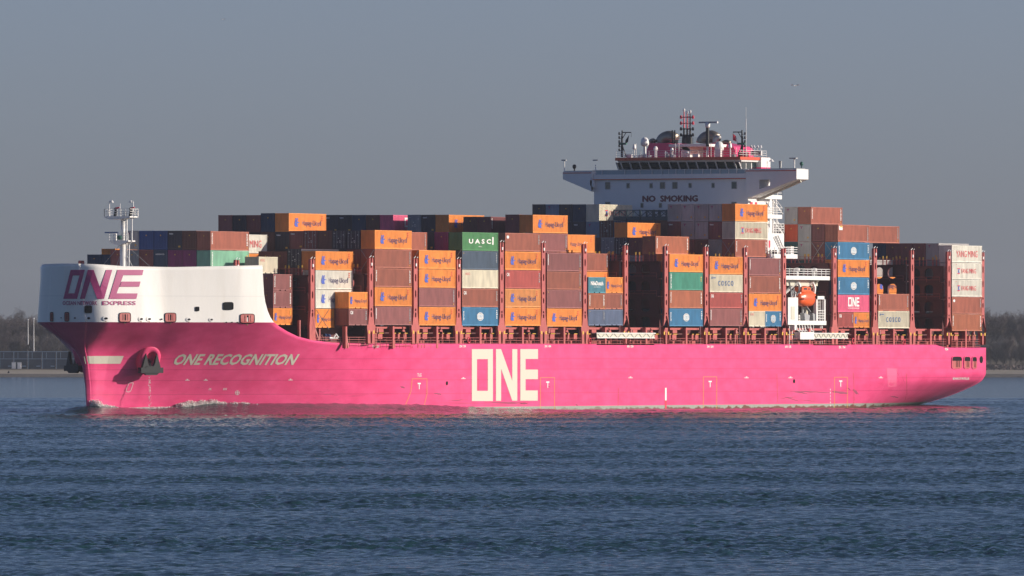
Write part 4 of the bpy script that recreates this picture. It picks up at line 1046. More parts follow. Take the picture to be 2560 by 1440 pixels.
for a, b in ((101.7, 103.2), (103.6, 105.2), (105.6, 107.4)): m.box(a, b, yR + .5, yR + .56, zW1, zW2)
m.build('side_windows', M_GLASS, wh)
m = MB(); m.box(100.9, 100.98, YP, YS - .5, ZD + .72, zW1 - .05); m.build('wind_screen', M_LGREY, tower)
m = MB()
for u in (1505, 1562, 1600, 1630, 1655, 1672, 1690, 1712, 1730, 1757, 1777, 1800, 1822, 1842, 1863): a = PY(u, 100.8); m.tube((100.8, a, ZD + .7), (100.8, a, zW1 + .1), .07, n=4)
m.tube((100.8, YP, zW1), (100.8, YS, zW1), .05, n=4); m.build('screen_posts', M_WHITE, tower)
m = MB(); zt = ztw; m.rail((100.6, YP - .3, ZD + .3), (105, YP - .3, ZD + .3), 1.1, .05); m.rail((99.6, yR, zW4), (99.6, yL, zW4), 1.1, .035, 3, 1.5); m.rail((99.6, yR, zW4), (110, yR, zW4), 1.1, .035, 3, 1.5); m.build('railing', M_WHITE, tower)
# equipment on the wings
def pole(u, v0, v1, X, Y, r=.09, mt=M_WHITE, name='lamp_pole', par=None):
    return MB().tube((X, Y, ZV(v1, X, Y)), (X, Y, ZV(v0, X, Y)), r, n=6).build(name, mt, par or tower)
for u, X in ((1411, 101), (1489, 101)):
    Y = PY(u, X); q = pole(u, 400 if u == 1411 else 412, 429, X, Y); MB().box(X - .3, X + .1, Y - .4, Y + .4, ZV(402, X, Y), ZV(399, X, Y)).build('lamp_head', M_GAL, q)
Y = PY(1436, 101.5); MB().lathe((101.5, Y, ZV(428, 101, Y)), [(.12, 0), (.1, .3), (.3, .6), (.34, .85), (.25, 1.1), (.05, 1.15)], 12).build('searchlight', M_DARK, tower, True)
Y = PY(1986, 101.5); q = pole(1986, 397, 422, 101.5, Y, .11); MB().box(101, 101.8, Y - .5, Y + .7, ZV(397, 101, Y), ZV(394, 101, Y)).build('lamp_head', M_GAL, q)
Y = PY(2004, 103.5); MB().lathe((103.5, Y, ZV(422, 103.5, Y)), [(.08, 0), (.08, .5), (.28, .6), (.32, .95), (.12, 1.2)], 10).build('searchlight', mat('green cover', (.02, .12, .09), .6), tower, True)
Y = PY(1951, 102); MB().lathe((102, Y, ztw), [(.2, 0), (.25, 1.0), (.3, 1.4)], 8).build('compass_repeater', M_GAL, tower)
Y = PY(1918, 104); q = pole(1918, 402, 424, 104, Y, .06); MB().lathe((104, Y - .8, ZV(404, 104, Y)), [(.5, 0), (.15, .4)], 8).build('lamp_head', M_WHITE, q)
MB().tube((102, Y, ZV(404, 104, Y) + .4), (104, Y - .8, ZV(404, 104, Y) + .4), .05, n=4).build('lamp_arm', M_WHITE, tower)

# monkey island: funnel casings, exhausts, domes, masts
def uz(u, v, X): Y = PY(u, X); return Vector((X, Y, ZV(v, X, Y)))
XC = 112.
def casing(pts, X0_, X1_):
    P = [(uz(u, v, X0_).y, uz(u, v, X0_).z) for u, v in pts]
    MB().prism(P, lambda a, b, d: (d, a, b), X0_, X1_).build('funnel_casing', M_PINK, tower)
casing([(1617, 393), (1617, 374), (1624, 357.5), (1668, 357.5), (1704, 366), (1706, 393)], XC, XC + 7)
casing([(1732, 393), (1734, 368), (1770, 359), (1786, 356.5), (1833, 366), (1838, 376), (1838, 393)], XC, XC + 7)
m = MB(); a, b = uz(1706, 393, 106), uz(1741, 359.5, 106); m.box(106, 111, b.y + 1.2, a.y, zW4, b.z - .3); m.build('mast_house', M_WHITE, tower)
a, b = uz(1672, 366, 105.2), uz(1772, 359.5, 105.2); m = MB(); m.box(105.2, 112, b.y, a.y, b.z - .45, b.z); m.prism([(a.y, b.z - .46), (a.y - 3, b.z - .46), (a.y - 4, b.z - 1.3)], lambda p, q, d: (d, p, q), 106, 111); m.build('mast_platform', M_WHITE, tower)
m = MB(); m.rail((105.3, b.y, b.z), (105.3, a.y, b.z), 1.0, .035, 3, 1.4); m.build('railing', M_DARK, tower)
def elbow(uc, vb, vt, ue, r, X, mt=M_STEEL):
    p0 = uz(uc, vb, X); p1 = uz(ue, vt, X); h = p1.z - p0.z; w = p1.y - p0.y
    pts = [Vector((X, p0.y + w * (1 - math.cos(t)), p0.z + h * math.sin(t))) for t in [i / 8 * math.pi / 2 for i in range(9)]]
    pts += [pts[-1] + Vector((0, w * .3, -.10 * abs(w))), pts[-1] + Vector((0, w * .62, -.34 * abs(w)))]
    o = MB().path(pts, [r * (1 - .01 * i) for i in range(len(pts))], 16).build('exhaust_pipe', mt, tower, True)
    e = pts[-1]; MB().path([e, e + Vector((0, w * .02, 0))], r * .86, 16).build('pipe_mouth', M_BLACK, o)
elbow(1655, 358, 342, 1676, 1.15, 114); elbow(1757, 358, 341, 1779, 1.15, 114)
elbow(1788, 357, 344, 1795, .5, 112.5, M_GAL); elbow(1808, 362, 356, 1818, .5, 114); elbow(1626, 358, 351, 1633, .4, 113)
m = MB()
for u in (1681, 1687): p = uz(u, 358, 111); m.tube(p, p + Vector((0, 0, 2.2)), .12, n=5)
m.build('exhaust_brackets', M_DARK, tower)
# signal mast
sm_ = put('signal_mast', None, tower, (0, 0, 0)); XM = 108.
base = uz(1718, 359.5, XM)
for u, vt, col in ((1710, 279, M_REDL), (1718, 285, M_REDL), (1725.5, 283, M_DARK)):
    p = uz(u, 359.5, XM); q = uz(u, vt, XM); mid = p.lerp(q, .5)
    MB().tube(p, mid, .2, .15, 6).build('mast_leg', M_DARK, sm_); MB().tube(mid, q, .14, .08, 6).build('mast_leg', M_REDL if u < 1720 else M_DARK, sm_)
    MB().lathe((q.x, q.y, q.z), [(.12, 0), (.2, .25), (.15, .5)], 6).build('masthead_light', M_WHITE, sm_)
    MB().lathe((p.x, p.y, p.z), [(.42, 0), (.36, .9), (.3, 1.4), (.15, 1.5)], 8).build('mast_foot', M_DARK, sm_)
for v, mt in ((293, M_REDL), (308, M_REDL), (322.5, M_DARK), (337.5, M_DARK)):
    a, b = uz(1702.5, v, XM), uz(1732.5, v, XM); y = MB().tube(a, b, .09, n=5)
    y.build('yard', mt, sm_)
    for p in (a, b): MB().lathe((p.x, p.y, p.z - .25), [(.18, 0), (.22, .25), (.15, .55)], 6).build('signal_light', mt, sm_)
m = MB()
for k in range(17): p = uz(1718, 287 + k * 4.2, XM); q = uz(1725, 287 + k * 4.2, XM); m.tube(p, q, .035, n=4)
m.build('ladder', M_REDL, sm_)
# main radar scanner
rm = put('radar_mast', None, tower, (0, 0, 0)); p, q = uz(1769, 392, 103), uz(1769, 318, 103)
MB().tube(p, p.lerp(q, .35), .2, n=8).build('mast_pole', M_WHITE, rm); MB().tube(p.lerp(q, .35), q, .3, n=8).build('mast_pole', M_DARK, rm)
MB().lathe((q.x, q.y, q.z), [(.3, -.1), (.42, .1), (.42, .7), (.2, .85)], 10).build('scanner_motor', M_WHITE, rm, True)
a, b = uz(1748, 306, 103), uz(1790, 305, 103); MB().box(102.8, 103.1, b.y, a.y, a.z - .14, a.z + .12).build('scanner_bar', M_GAL, rm); MB().box(102.78, 103.12, b.y - .35, b.y, a.z - .17, a.z + .15).build('scanner_tip', M_WHITE, rm)
# satellite domes
for u, v, r, X in ((1612, 357, .70, 106), (1639, 373, .38, 102), (1798, 369, .78, 104)):
    p = uz(u, v, X); k = r / .55
    q = MB().lathe((p.x, p.y, p.z), [(.001, .75 * k), (.28 * k, .68 * k), (.46 * k, .45 * k), (.55 * k, .1 * k), (.55 * k, -.25 * k), (.4 * k, -.42 * k), (.15 * k, -.5 * k)], 16).build('satellite_dome', M_WHITE, tower, True)
    MB().tube((p.x, p.y, zW4), (p.x, p.y, p.z - .45 * k), .25, n=6).build('pedestal', M_WHITE, q)
# side masts with lamps
for u, s_, vt, ub in ((1555.5, 1, 326, 1578), (1855, -1, 325, 1833)):
    sg = put('lamp_mast', None, tower, (0, 0, 0)); X = 101.5 if s_ > 0 else 106
    p, q = uz(u, 393, X), uz(u, vt, X); MB().tube(p, q, .17, .12, 6).build('mast_pole', M_DARK, sg)
    t = uz(ub, vt + 5, X); t2 = uz(u, vt + 5, X); MB().tube(t2, t, .09, n=5).tube(t2 - Vector((0, 0, 1.1)), t2.lerp(t, .45), .07, n=4).tube(t, t - Vector((0, 0, .8)), .03, n=4).build('yard', M_DARK, sg)
    for k, vv in enumerate((333, 343, 353, 364, 374)):
        w = uz(u - s_ * 7.5, vv, X); c = uz(u, vv + 2, X); MB().tube(c, w - Vector((0, 0, .2)), .06, n=4).build('lamp_bracket', M_DARK, sg); MB().lathe((w.x, w.y, w.z - .3), [(.1, 0), (.14, .15), (.14, .4), (.06, .5)], 6).build('signal_lamp', M_DARK, sg)
    MB().tube(uz(u + s_ * 10, 392, X), uz(u, 362, X), .1, n=5).tube(uz(u - s_ * 3, 392, X), uz(u - s_ * 2, 340, X), .05, n=4).build('stay', M_DARK, sg)
    MB().box(X - .2, X + .2, uz(u, 360, X).y - .1 * s_ - .7, uz(u, 360, X).y + .7 - .1 * s_, uz(u, 362, X).z, uz(u, 357, X).z).build('loudspeaker', mat('green cover', (0, 0, 0)), sg)
MB().tube(uz(1865, 393, 104), uz(1865, 297, 104), .06, n=4).tube(uz(1865, 297, 104), uz(1865, 268, 104), .03, n=4).build('whip_aerial', M_WHITE, tower)
fl = MB(); a = uz(1832, 334, 106); b = uz(1844, 352, 106); fl.add([a, a + Vector((0, 0, -1.1)), a.lerp(b, .5) + Vector((.2, 0, -.7)), a.lerp(b, .5) + Vector((.3, 0, .2))], [(0, 1, 2, 3)])
f0 = tag(fl.build('flag', M_REDL), 'small red and white flag at the starboard-side yard of near lamp mast', 'flag')
f0['label'] = 'small red and white flag hanging below the yard of the nearer lamp mast'
MB().add([a.lerp(b, .5) + Vector((.2, 0, -.7)), a.lerp(b, .5) + Vector((.3, 0, .2)), b, b + Vector((0, 0, -.4))], [(0, 1, 2, 3)]).build('white_half', M_WL, f0)
f1 = MB(); a = uz(1573, 337, 101.5); f1.add([a, a + Vector((0, .7, -.9)), a + Vector((0, .8, -1.6)), a + Vector((0, .2, -1.2))], [(0, 1, 2, 3)]); tag(f1.build('flag', M_DARK), 'tiny dark flag hanging below the yard of the farther lamp mast', 'flag')
# name board tower
nb = put('name_board', None, tower, (0, 0, 0)); X = 107.; a, b = uz(1876, 389, X), uz(1903, 377, X)
MB().box(X, X + .3, b.y, a.y, a.z, b.z).build('board', M_WHITE, nb)
v, f = text2d('ONE RECOGNITION', 0, 1, 0, 1, bold=.03); MB().add([(X - .03, lerp(a.y - .15, b.y + .15, p), a.z + .25 + q * .45) for p, q in v], f).build('board_lettering', M_DARK, nb)
a2, b2 = uz(1876, 418, X), uz(1903, 393.5, X); MB().box(X, X + 3.5, b2.y, a2.y, a2.z, b2.z).build('board_house', M_WHITE, nb)
MB().box(X - .05, X + 3.5, b2.y, a2.y, a2.z - .3, a2.z - .01).build('pink_base', M_PINK, nb)
m = MB()
for u in (1878, 1885, 1894, 1902): p = uz(u, 377, X); m.tube(p, p + Vector((0, 0, .5)), .05, n=4); m.lathe((p.x, p.y, p.z + .5), [(.25, 0), (.1, .45)], 6)
m.build('board_lamps', M_WHITE, nb)
m = MB()
for u in (1848, 1853, 1861, 1868): p = uz(u, 393, 105); m.box(105, 105.3, p.y - .25, p.y + .25, p.z, p.z + .9)
m.build('life_raft_racks', M_REDL, tower)
m = MB(); a, b = uz(1851, 393, 104), uz(1876, 401, 104); m.box(103.5, 109, b.y, a.y, b.z, a.z); m.tube(uz(1855, 401, 104), uz(1862, 420, 104), .18, n=5); m.box(105, 108, uz(1876, 400, 105).y, uz(1862, 400, 105).y, ZD + .3, b.z); m.build('side_deckhouse', M_WHITE, tower)
# clutter along the compass deck
R = random.Random(11)
for k in range(26):
    u = R.uniform(1562, 1842); X = R.uniform(101, 105); p = uz(u, 393, X); h = R.choice((.7, 1.0, 1.6, 2.3)); q = R.random()
    if q < .55: MB().tube(p, p + Vector((0, 0, h)), .06, n=4).build('aerial', M_WHITE, tower)
    elif q < .8: MB().box(X, X + .5, p.y, p.y + R.uniform(.4, 1.2), zW4, zW4 + h * .6).build('deck_locker', R.choice((M_WHITE, M_WHITE, M_GAL)), tower)
    else: MB().lathe((X, p.y, zW4), [(.1, 0), (.1, h * .6), (.35, h * .7), (.2, h)], 8).build('deck_light', M_WHITE, tower)

# ---- stair tower and balconies on the near side
st = put('stair_tower', None, tower, (0, 0, 0)); YT = YP - .2
def slab(par, u0, u1, v0, v1, Y, depth=2.2, mt=M_WHITE, name='platform'):
    a, b = PX(u0, Y), PX(u1, Y); z0, z1 = ZV(v1, a, Y), ZV(v0, a, Y)
    return MB().box(a, b, Y, Y + depth, z0, z1).build(name, mt, par), a, b, z0, z1
for u0, u1, v0, v1 in ((1912, 1955, 487, 497), (1918, 1955.5, 536, 546)):
    s, a, b, z0, z1 = slab(st, u0, u1, v0, v1, YT - 1); MB().rail((a, YT - 1, z1), (b, YT - 1, z1), 1.15, .05).rail((b, YT - 1, z1), (b, YT + 1.2, z1), 1.15, .05).build('railing', M_WHITE, s)
    MB().lathe(((a + b) / 2 + 1, YT - 1, z0 - .9), [(.35, 0), (.1, .4), (.05, .9)], 8).build('deck_light', M_WHITE, s)
a = PX(1920, YT); m = MB()
for v0, v1 in ((500, 534), (549, 583)):
    p, q = Vector((a, YT - .8, ZV(v0, a, YT))), Vector((a + 4, YT - .8, ZV(v1, a, YT))); m.tube(p, q, .12, n=4); m.tube(p + Vector((0, 0, .9)), q + Vector((0, 0, .9)), .04, n=4); m.tube((a + .2, YT - .9, q.z - .5), (a + .2, YT - .9, p.z), .15, n=6); m.tube((a + 1.2, YT - .9, q.z - .5), (a + 1.2, YT - .9, p.z), .08, n=6)
m.build('stair', M_WHITE, st)
YQ = 4.2
s, a, b, z0, z1 = slab(st, 1932, 1960, 583, 640, YQ, 4.0, M_WHITE, 'stair_block'); MB().rail((a, YQ, z1), (b, YQ, z1), 1.6, .06, 4, 1.0).build('railing', M_WHITE, s)
m = MB(); m.tube((a + .4, YQ - .3, z1 - .6), (b - .8, YQ - .3, z0 + .4), .1, n=4); m.tube((a + 1.4, YQ - .3, z1 - .4), (b - .1, YQ - .3, z0 + .6), .1, n=4)
for k in range(9): t = k / 8; p = Vector((a + .4, YQ - .3, z1 - .6)).lerp(Vector((b - .8, YQ - .3, z0 + .4)), t); m.tube(p, p + Vector((1.0, 0, .2)), .05, n=4)
m.build('stair', M_GAL, s)
MB().box(a + .4 - 2, a + 1 - 2, YQ - .05, YQ + .1, z0 + 1.4, z0 + 2.6).build('red_cabinet', M_REDL, s); MB().box(a - 2.5, a, YQ, YQ + 3, z0, z0 + 3.8).build('side_block', M_WHITE, s)
for k in range(3): MB().lathe((a - 1.8 + k * 1.1, YQ - .4, z0 - .2), [(.2, 0), (.2, 1.0), (.1, 1.2)], 8).build('gas_bottle', M_BLACK, s)
s, a, b, z0, z1 = slab(st, 1925, 1994, 634.5, 645.5, 2.0, 4.5); MB().rail((a, 2.0, z1), (b, 2.0, z1), 1.15, .06).rail((b, 2.0, z1), (b, 6, z1), 1.15, .06).build('railing', M_WHITE, s)
MB().box(b - 1.8, b - .6, 2.4, 3.2, z1, z1 + 1.3).build('deck_locker', M_WHITE, s)

# ---- lifeboat station
ls = put('lifeboat_station', None, ship, (0, 0, 0))
s, a, b, z0, z1 = slab(ls, 1962, 2076, 689, 699, 0.6, 5)
MB().rail((a, .6, z1), (b, .6, z1), 1.15, .06).rail((b, .6, z1), (b, 5.4, z1), 1.15, .06).build('railing', M_WHITE, s)
for u in (1995, 2038): x = PX(u, .6); MB().lathe((x, .8, z1), [(.2, 0), (.2, .7), (.5, .9), (.5, 1.25), (.15, 1.35)], 10).build('inflatable_raft_drum', M_WHITE, s)
m = MB(); x0, x1 = PX(2047, 1.2), PX(2022, 3); m.tube((x0, 1.2, z0), (x1, 3.2, ZV(728, x1, 3.2)), .16, n=6); m.tube((PX(2008, 3), 3, z0), (PX(2018, 3), 3.2, ZV(730, x1, 3)), .3, n=6); m.box(a, b - 2, 2, 4, z0 - 1.0, z0 - .02)
m.box(x1 - .3, x1 + .3, 3.3, 4.2, 9.7, z0); m.build('platform_brace', M_CREAM, ls)
s, a, b, z0, z1 = slab(ls, 1970, 2066, 801.5, 812, .3, 4.5, M_WHITE, 'boat_deck')
a2, b2 = PX(1970, .3), PX(1995, .3); zt = ZV(743.5, a2, .3); MB().box(a2, b2, .28, 4.5, z1 + .01, zt).build('winch_house', M_WHITE, ls)
MB().box(PX(1977, .3), PX(1986, .3), .22, .27, z1 + .2, ZV(766, a2, .3)).build('door', M_CREAM, ls)
MB().box(PX(1985.5, .3), PX(1990.5, .3), .22, 2, ZV(825, a2, .3), z0).build('drain_trunk', M_WHITE, ls)
m = MB(); c0, c1 = PX(2041, .3), PX(2064, .3); zt2 = ZV(740, c0, .3)
for x in (c0, c1 - .45): m.box(x, x + .45, .3, .8, z1, zt2)
m.box(c0, c1, .3, .8, zt2 - .55, zt2); m.box(c0, c1, 3.6, 4.0, zt2 - .55, zt2); m.box(c0, c1, 3.6, 4.0, z1, z1 + 1); m.rail((c0 + .5, .35, z1), (c1 - .4, .35, z1), 1.7, .07, 4, 1)
m.build('embarkation_frame', M_WHITE, ls); MB().path([(c0 + 1.3, 2, zt2 - 1), (c0 + 1.6, 2, z1 + 4.4), (c0 + 2.4, 2, z1 + 3.5)], .15, 6).build('hose', M_WHITE, ls)
m = MB()
for k in range(14): z = lerp(z1 + .3, zt2 - .6, k / 13); m.tube((c1 - 1.8, .9, z), (c1 - .8, .9, z), .04, n=4)
for x in (c1 - 1.8, c1 - .8): m.tube((x, .9, z1), (x, .9, zt2), .05, n=4)
m.build('ladder', M_WHITE, ls)
for u in (1973, 1980, 2024, 2055): x = PX(u, 1); MB().tube((x, 1.0, 9.7), (x, 1.0, z0), .12, n=6).build('boat_deck_leg', M_WHITE, ls)
m = MB()
for k in range(6): x = PX(1993 + k * 7, .4); m.path([(x, .6, z0), (x + .1, .4, z0 - .9), (x + .9, .4, z0 - 1.1), (x + 1.2, .6, z0)], .09, 6)
m.build('pipe_brackets', M_WHITE, ls); MB().box(PX(2053, 1), PX(2058, 1), 1.2, 4, 9.7, z0).build('boat_deck_leg', M_WHITE, ls); MB().box(PX(2004, 2.6), PX(2016, 2.6), 2.6, 3.2, 9.7, z0).build('boat_deck_leg', M_WHITE, ls)
m = MB()
for uu in (2002, 2023): x = PX(uu, 1.3); m.prism([(x, z1), (x + 1.6, z1), (x + 1.9, z1 + .9), (x - .3, z1 + 1.3)], lambda p, q, d: (p, d, q), .5, 1.3)
for uu in (2006, 2012, 2034): x = PX(uu, 2); m.path([(x, 2, z1), (x, 1.9, z1 + 2.9), (x + .9, 1.7, z1 + 3.1)], .14, 6)
m.tube((PX(2030, 1.5), 1.5, z1 + 1), (PX(2012, 1.5), 1.5, ZV(766, 110, 1)), .16, n=6); m.tube((PX(2033, 1.2), 1.2, z1 + 1), (PX(2016, 1.2), 1.2, ZV(766, 110, 1)), .1, n=6)
m.build('boat_winch', M_GAL, ls)
m = MB()
for uu, w in ((1980, .3), (2016, .3)):
    x = PX(uu, 2.5); zt3 = ZV(707, x, 2.5); m.path([(x - 1.4, 3.5, zt3 - 2), (x, 2.3, zt3 - .4), (x + .6, 1.6, zt3), (x + .9, 1.4, zt3 - .8), (x + .7, 1.5, zt3 - 2.3)], w, 8)
m.build('davit_arm', M_WHITE, ls)
m = MB()
for k in range(14):
    x = PX(R.uniform(1966, 1992), 2); z = ZV(R.uniform(722, 742), x, 2); m.tube((x, 1.5, z), (x + R.uniform(-.5, .7), 1.5, z + R.uniform(-1.2, 1.4)), R.uniform(.07, .2), n=5)
m.build('boat_rigging', M_GAL, ls)
# the boat: enclosed hull, canopy with windows, rubbing strake
lb = put('lifeboat', None, None, (PX(2015, 1.6), 1.7, ZV(746, 109, 1.7))); tag(lb, 'enclosed bright orange lifeboat hanging in white davits behind the bridge', 'lifeboat')
xa = PX(1993, 1.6) - lb.location.x; xb = PX(2035, 1.6) - lb.location.x
n = 20; rings = []
for i in range(13):
    t = i / 12; x = lerp(xa, xb, t); k = (1 - abs(2 * t - 1) ** 3.2) ** .5 if 0 < t < 1 else .06
    k = max(k, .62 if t < .1 else .06)
    rings.append([(x, 1.25 * k * math.copysign(abs(math.cos(q)) ** .8, math.cos(q)), (1.35 * (k if math.sin(q) > 0 else k * 1.02)) * math.copysign(abs(math.sin(q)) ** .8, math.sin(q))) for q in [2 * math.pi * j / n for j in range(n)]])
vs = [p for r in rings for p in r]; fs = [(i * n + k, i * n + (k + 1) % n, (i + 1) * n + (k + 1) % n, (i + 1) * n + k) for i in range(12) for k in range(n)] + [tuple(range(n)), tuple(range(12 * n, 13 * n))]
MB().add(vs, fs).build('boat_hull', M_ORB, lb, True)
MB().prism([(xa + .4, 1.1), (xa + .6, 1.95), (xa + 3.6, 1.95), (xa + 4.3, 1.1)], lambda a, b, d: (a, d, b), -.75, .75).build('canopy', M_ORB, lb)
MB().box(xa + 1.2, xa + 2.4, -.78, -.755, 1.45, 1.75).box(xa + 3.0, xa + 3.4, -.78, -.755, 1.4, 1.7).build('windows', M_GLASS, lb)
MB().box(xa + .1, xb - .8, -1.32, 1.32, -.12, .04).build('rubbing_strake', M_BAND, lb)
MB().tube((.3, 0, -1.3), (.5, 0, -1.7), .35, .2, 8).build('skeg', M_ORB, lb)
# ---- gangways stowed along the deck edge
def truss(u0, u1, v0, v1, Y, par, name):
    a, b = PX(u0, Y), PX(u1, Y); z0, z1 = ZV(v1, a, Y), ZV(v0, a, Y); g = put(name, None, par, (0, 0, 0))
    MB().box(a, b, Y + .06, Y + .16, z0 + .1, z1 - .1).build('side_panel', M_CREAM, g)
    m = MB(); m.box(a - .3, b + .3, Y - .05, Y + .9, z1 - .12, z1 + .03); m.box(a, b, Y - .05, Y + .9, z0 - .03, z0 + .1); m.build('rails', M_WHITE, g)
    m = MB(); k = 14
    for i in range(k): xa_, xb_ = lerp(a, b, i / k), lerp(a, b, (i + 1) / k); m.tube((xa_, Y, z0 if i % 2 else z1), (xb_, Y, z1 if i % 2 else z0), .04, n=4)
    m.build('lattice', M_GAL, g)
    m = MB()
    for i in range(5): x = lerp(a + 1, b - 1, i / 4); m.tube((x, Y + .3, 10.2), (x - .3, Y + .3, z0), .1, n=5)
    m.box(a, b, Y + .1, Y + .5, 10.25, 10.42); m.build('cradle', M_RED, g); return g
truss(1493, 1637, 832, 845, -.1, ship, 'gangway'); g = truss(2035, 2120, 832.5, 846, -.1, ship, 'gangway')
MB().box(PX(2000, -.2), PX(2035, -.2), -.25, .9, ZV(848.5, 105, 0), ZV(830, 105, 0)).build('gangway_box', M_WHITE, g)
# ---- small loose things along the deck edge
for u, v, c in ((790, 853, 'standing by the second post from the bow'), (1172, 850.5, 'on the railing under the lower blue globe container'), (1474.5, 852, 'on the railing beside the forward white gangway'), (2133, 852, 'on the railing past the after white gangway'), (2261, 855, 'on the railing under the cream container near the stern')):
    Y = -.03 if u > 800 else 3.; X = PX(u, Y); z = ZV(v, X, Y); m = MB(); n = 16
    for k in range(n):
        t0, t1 = 2 * math.pi * k / n, 2 * math.pi * (k + 1) / n; m.tube((X + .42 * math.cos(t0), Y, z + .42 * math.sin(t0)), (X + .42 * math.cos(t1), Y, z + .42 * math.sin(t1)), .1, n=5)
    tag(m.build('lifebuoy', M_REDL if u > 800 else M_PINK), 'small round lifebuoy ' + c, 'lifebuoy', 'lifebuoys along the deck edge')

# ---- foremast
fm = put('foremast', None, ship, (0, 0, 0)); XQ = PX(308, 21.5)
F = lambda u, v, X=XQ: uz(u, v, X)
p = F(307, 668); q = F(307, 606); t = F(307.5, 548)
MB().tube((p.x, p.y, 13), q, .46, .46, 16).build('mast_column', M_WHITE, fm, True); MB().tube(q, t, .34, .34, 16).build('mast_column', M_WHITE, fm, True)
pp = MB(); pp.tube((XQ - .3, F(316.5, 668).y, 13), F(316.5, 548, XQ - .3), .14, n=8); pp.tube((XQ - .3, F(322.5, 668).y, 13), F(322.5, 612, XQ - .3), .11, n=8); pp.tube(F(322.5, 612, XQ - .3), F(329.5, 602, XQ - .3), .11, n=8); pp.tube(F(329.5, 602, XQ - .3), F(329.5, 545, XQ - .3), .11, n=8); pp.build('mast_pipes', M_WHITE, fm)
a, b = F(271, 547), F(335, 540.5); MB().prism([(a.y, b.z), (b.y, b.z), (b.y, b.z - .2), (F(322, 545).y, a.z), (F(285, 549).y, a.z - .1), (a.y, b.z - .25)], lambda y, z, d: (d, y, z), XQ - 1.3, XQ + 1.3).build('top_platform', M_WHITE, fm)
m = MB(); m.rail((XQ - 1.3, b.y, b.z), (XQ - 1.3, a.y, b.z), 1.1, .045, 3, .8); m.rail((XQ - 1.3, b.y, b.z), (XQ + 1.3, b.y, b.z), 1.1, .045, 3, .8); m.rail((XQ - 1.3, a.y, b.z), (XQ + 1.3, a.y, b.z), 1.1, .045, 3, .8); m.rail((XQ, F(344, 540).y, b.z - .2), (XQ, b.y, b.z - .2), .9, .05, 3, .5); m.build('railing', M_WHITE, fm)
a2, b2 = F(283, 606), F(330, 601); MB().prism([(a2.y, b2.z), (b2.y, b2.z), (b2.y, b2.z - .2), (F(308, 609).y, b2.z - .75), (F(302, 609).y, b2.z - .75), (a2.y, b2.z - .25)], lambda y, z, d: (d, y, z), XQ - 1.2, XQ + 1.0).build('middle_platform', M_WHITE, fm)
m = MB(); m.rail((XQ - 1.2, b2.y, b2.z), (XQ - 1.2, F(306, 600).y, b2.z), 1.1, .05, 3, .8); m.rail((XQ - 1.2, F(304, 600).y, b2.z), (XQ - 1.2, a2.y, b2.z), 1.1, .05, 3, .8); m.build('railing', M_WHITE, fm)
MB().lathe((XQ - 1.3, F(309, 594).y, F(309, 594).z), [(.1, -.35), (.32, -.3), (.36, 0), (.32, .3), (.1, .35)], 12, 'x').build('foghorn', mat('green cover', (0, 0, 0)), fm, True)
a3, b3 = F(271, 581.5), F(304, 580.8); MB().box(XQ - 1.2, XQ - 1.0, b3.y, a3.y, a3.z - .1, a3.z + .1).build('radar_scanner', M_BLUET, fm); MB().tube(F(289, 584), F(289, 601), .18, n=6).build('scanner_pedestal', M_WHITE, fm)
for u in (273.2, 333): s1 = 1 if u < 300 else -1; pth = [F(u, 541), F(u, 506), F(u + s1 * 1.0, 503), F(u + s1 * 4, 503)]; o = MB().path(pth, .07, 6).build('lamp_post', M_WHITE, fm); e = F(u + s1 * 6, 505); MB().lathe((e.x, e.y, e.z - .1), [(.3, 0), (.32, .12), (.12, .35)], 8).build('lamp_head', M_WHITE, o)
for u in (290, 328):
    MB().tube(F(u - 3, 541), F(u, 526), .24, n=6).tube(F(u, 526), F(u - 3, 520), .2, n=6).build('fire_monitor', M_DARK, fm); MB().tube(F(u - 1, 521), F(u + 8, 518.5), .17, .1, 6).build('monitor_nozzle', M_REDL, fm)
MB().tube(F(300.5, 541), F(300.5, 518), .09, n=5).tube(F(300, 518), F(300, 509), .05, n=4).build('light_staff', M_WHITE, fm)
m = MB(); m.rail(F(308, 545) - Vector((.5, 0, 0)), F(320, 545) - Vector((.5, 0, 0)), 1.0, .045, 3, .5)
for a_, b_ in (((300, 612), (253, 668)), ((306, 622), (290, 668)), ((323, 620), (377, 668)), ((312, 640), (303, 668)), ((318, 640), (332, 668))): m.tube(F(*a_), F(*b_, XQ + (1 if a_[0] > 310 else -1)), .035, n=4)
m.build('stays', M_GAL, fm)
m = MB(); 
for k in range(8): z = lerp(F(317, 572).z, F(317, 550).z, k / 7); m.tube((XQ - .6, F(313, 560).y, z), (XQ - .6, F(321, 560).y, z), .04, n=4)
m.tube((XQ - .6, F(321, 560).y, F(317, 570).z), (XQ - .6, F(321, 560).y, F(317, 548).z), .05, n=4); m.build('ladder', M_WHITE, fm)

# ================================================================== river, shore, air
vd = Vector((SA, CA)); vl = Vector((CA, -SA)); C0 = Vector((cam.location.x, cam.location.y))
def ground(t, l): p = C0 + vd * t + vl * l; return p.x, p.y
def spectrum(n, L, peak, slope, wind, seed, spread, kmax=1e9):
    g = np.random.default_rng(seed); k1 = np.fft.fftfreq(n, L / n) * 2 * np.pi; kx, ky = np.meshgrid(k1, k1, indexing='ij')
    k = np.hypot(kx, ky); k[0, 0] = 1; kp = 2 * np.pi / peak
    amp = k ** (-slope) * np.exp(-.6 * (kp / k) ** 3) * np.exp(-(k / kmax) ** 2); c = (kx * wind[0] + ky * wind[1]) / k
    amp *= (1 - spread) + spread * c * c; amp[0, 0] = 0
    h = np.fft.ifft2(amp * (g.normal(size=(n, n)) + 1j * g.normal(size=(n, n)))).real
    return h / h.std()
HA = spectrum(512, 150., 4.2, 2.1, (.78, .62), 1, .7); LA = 150.
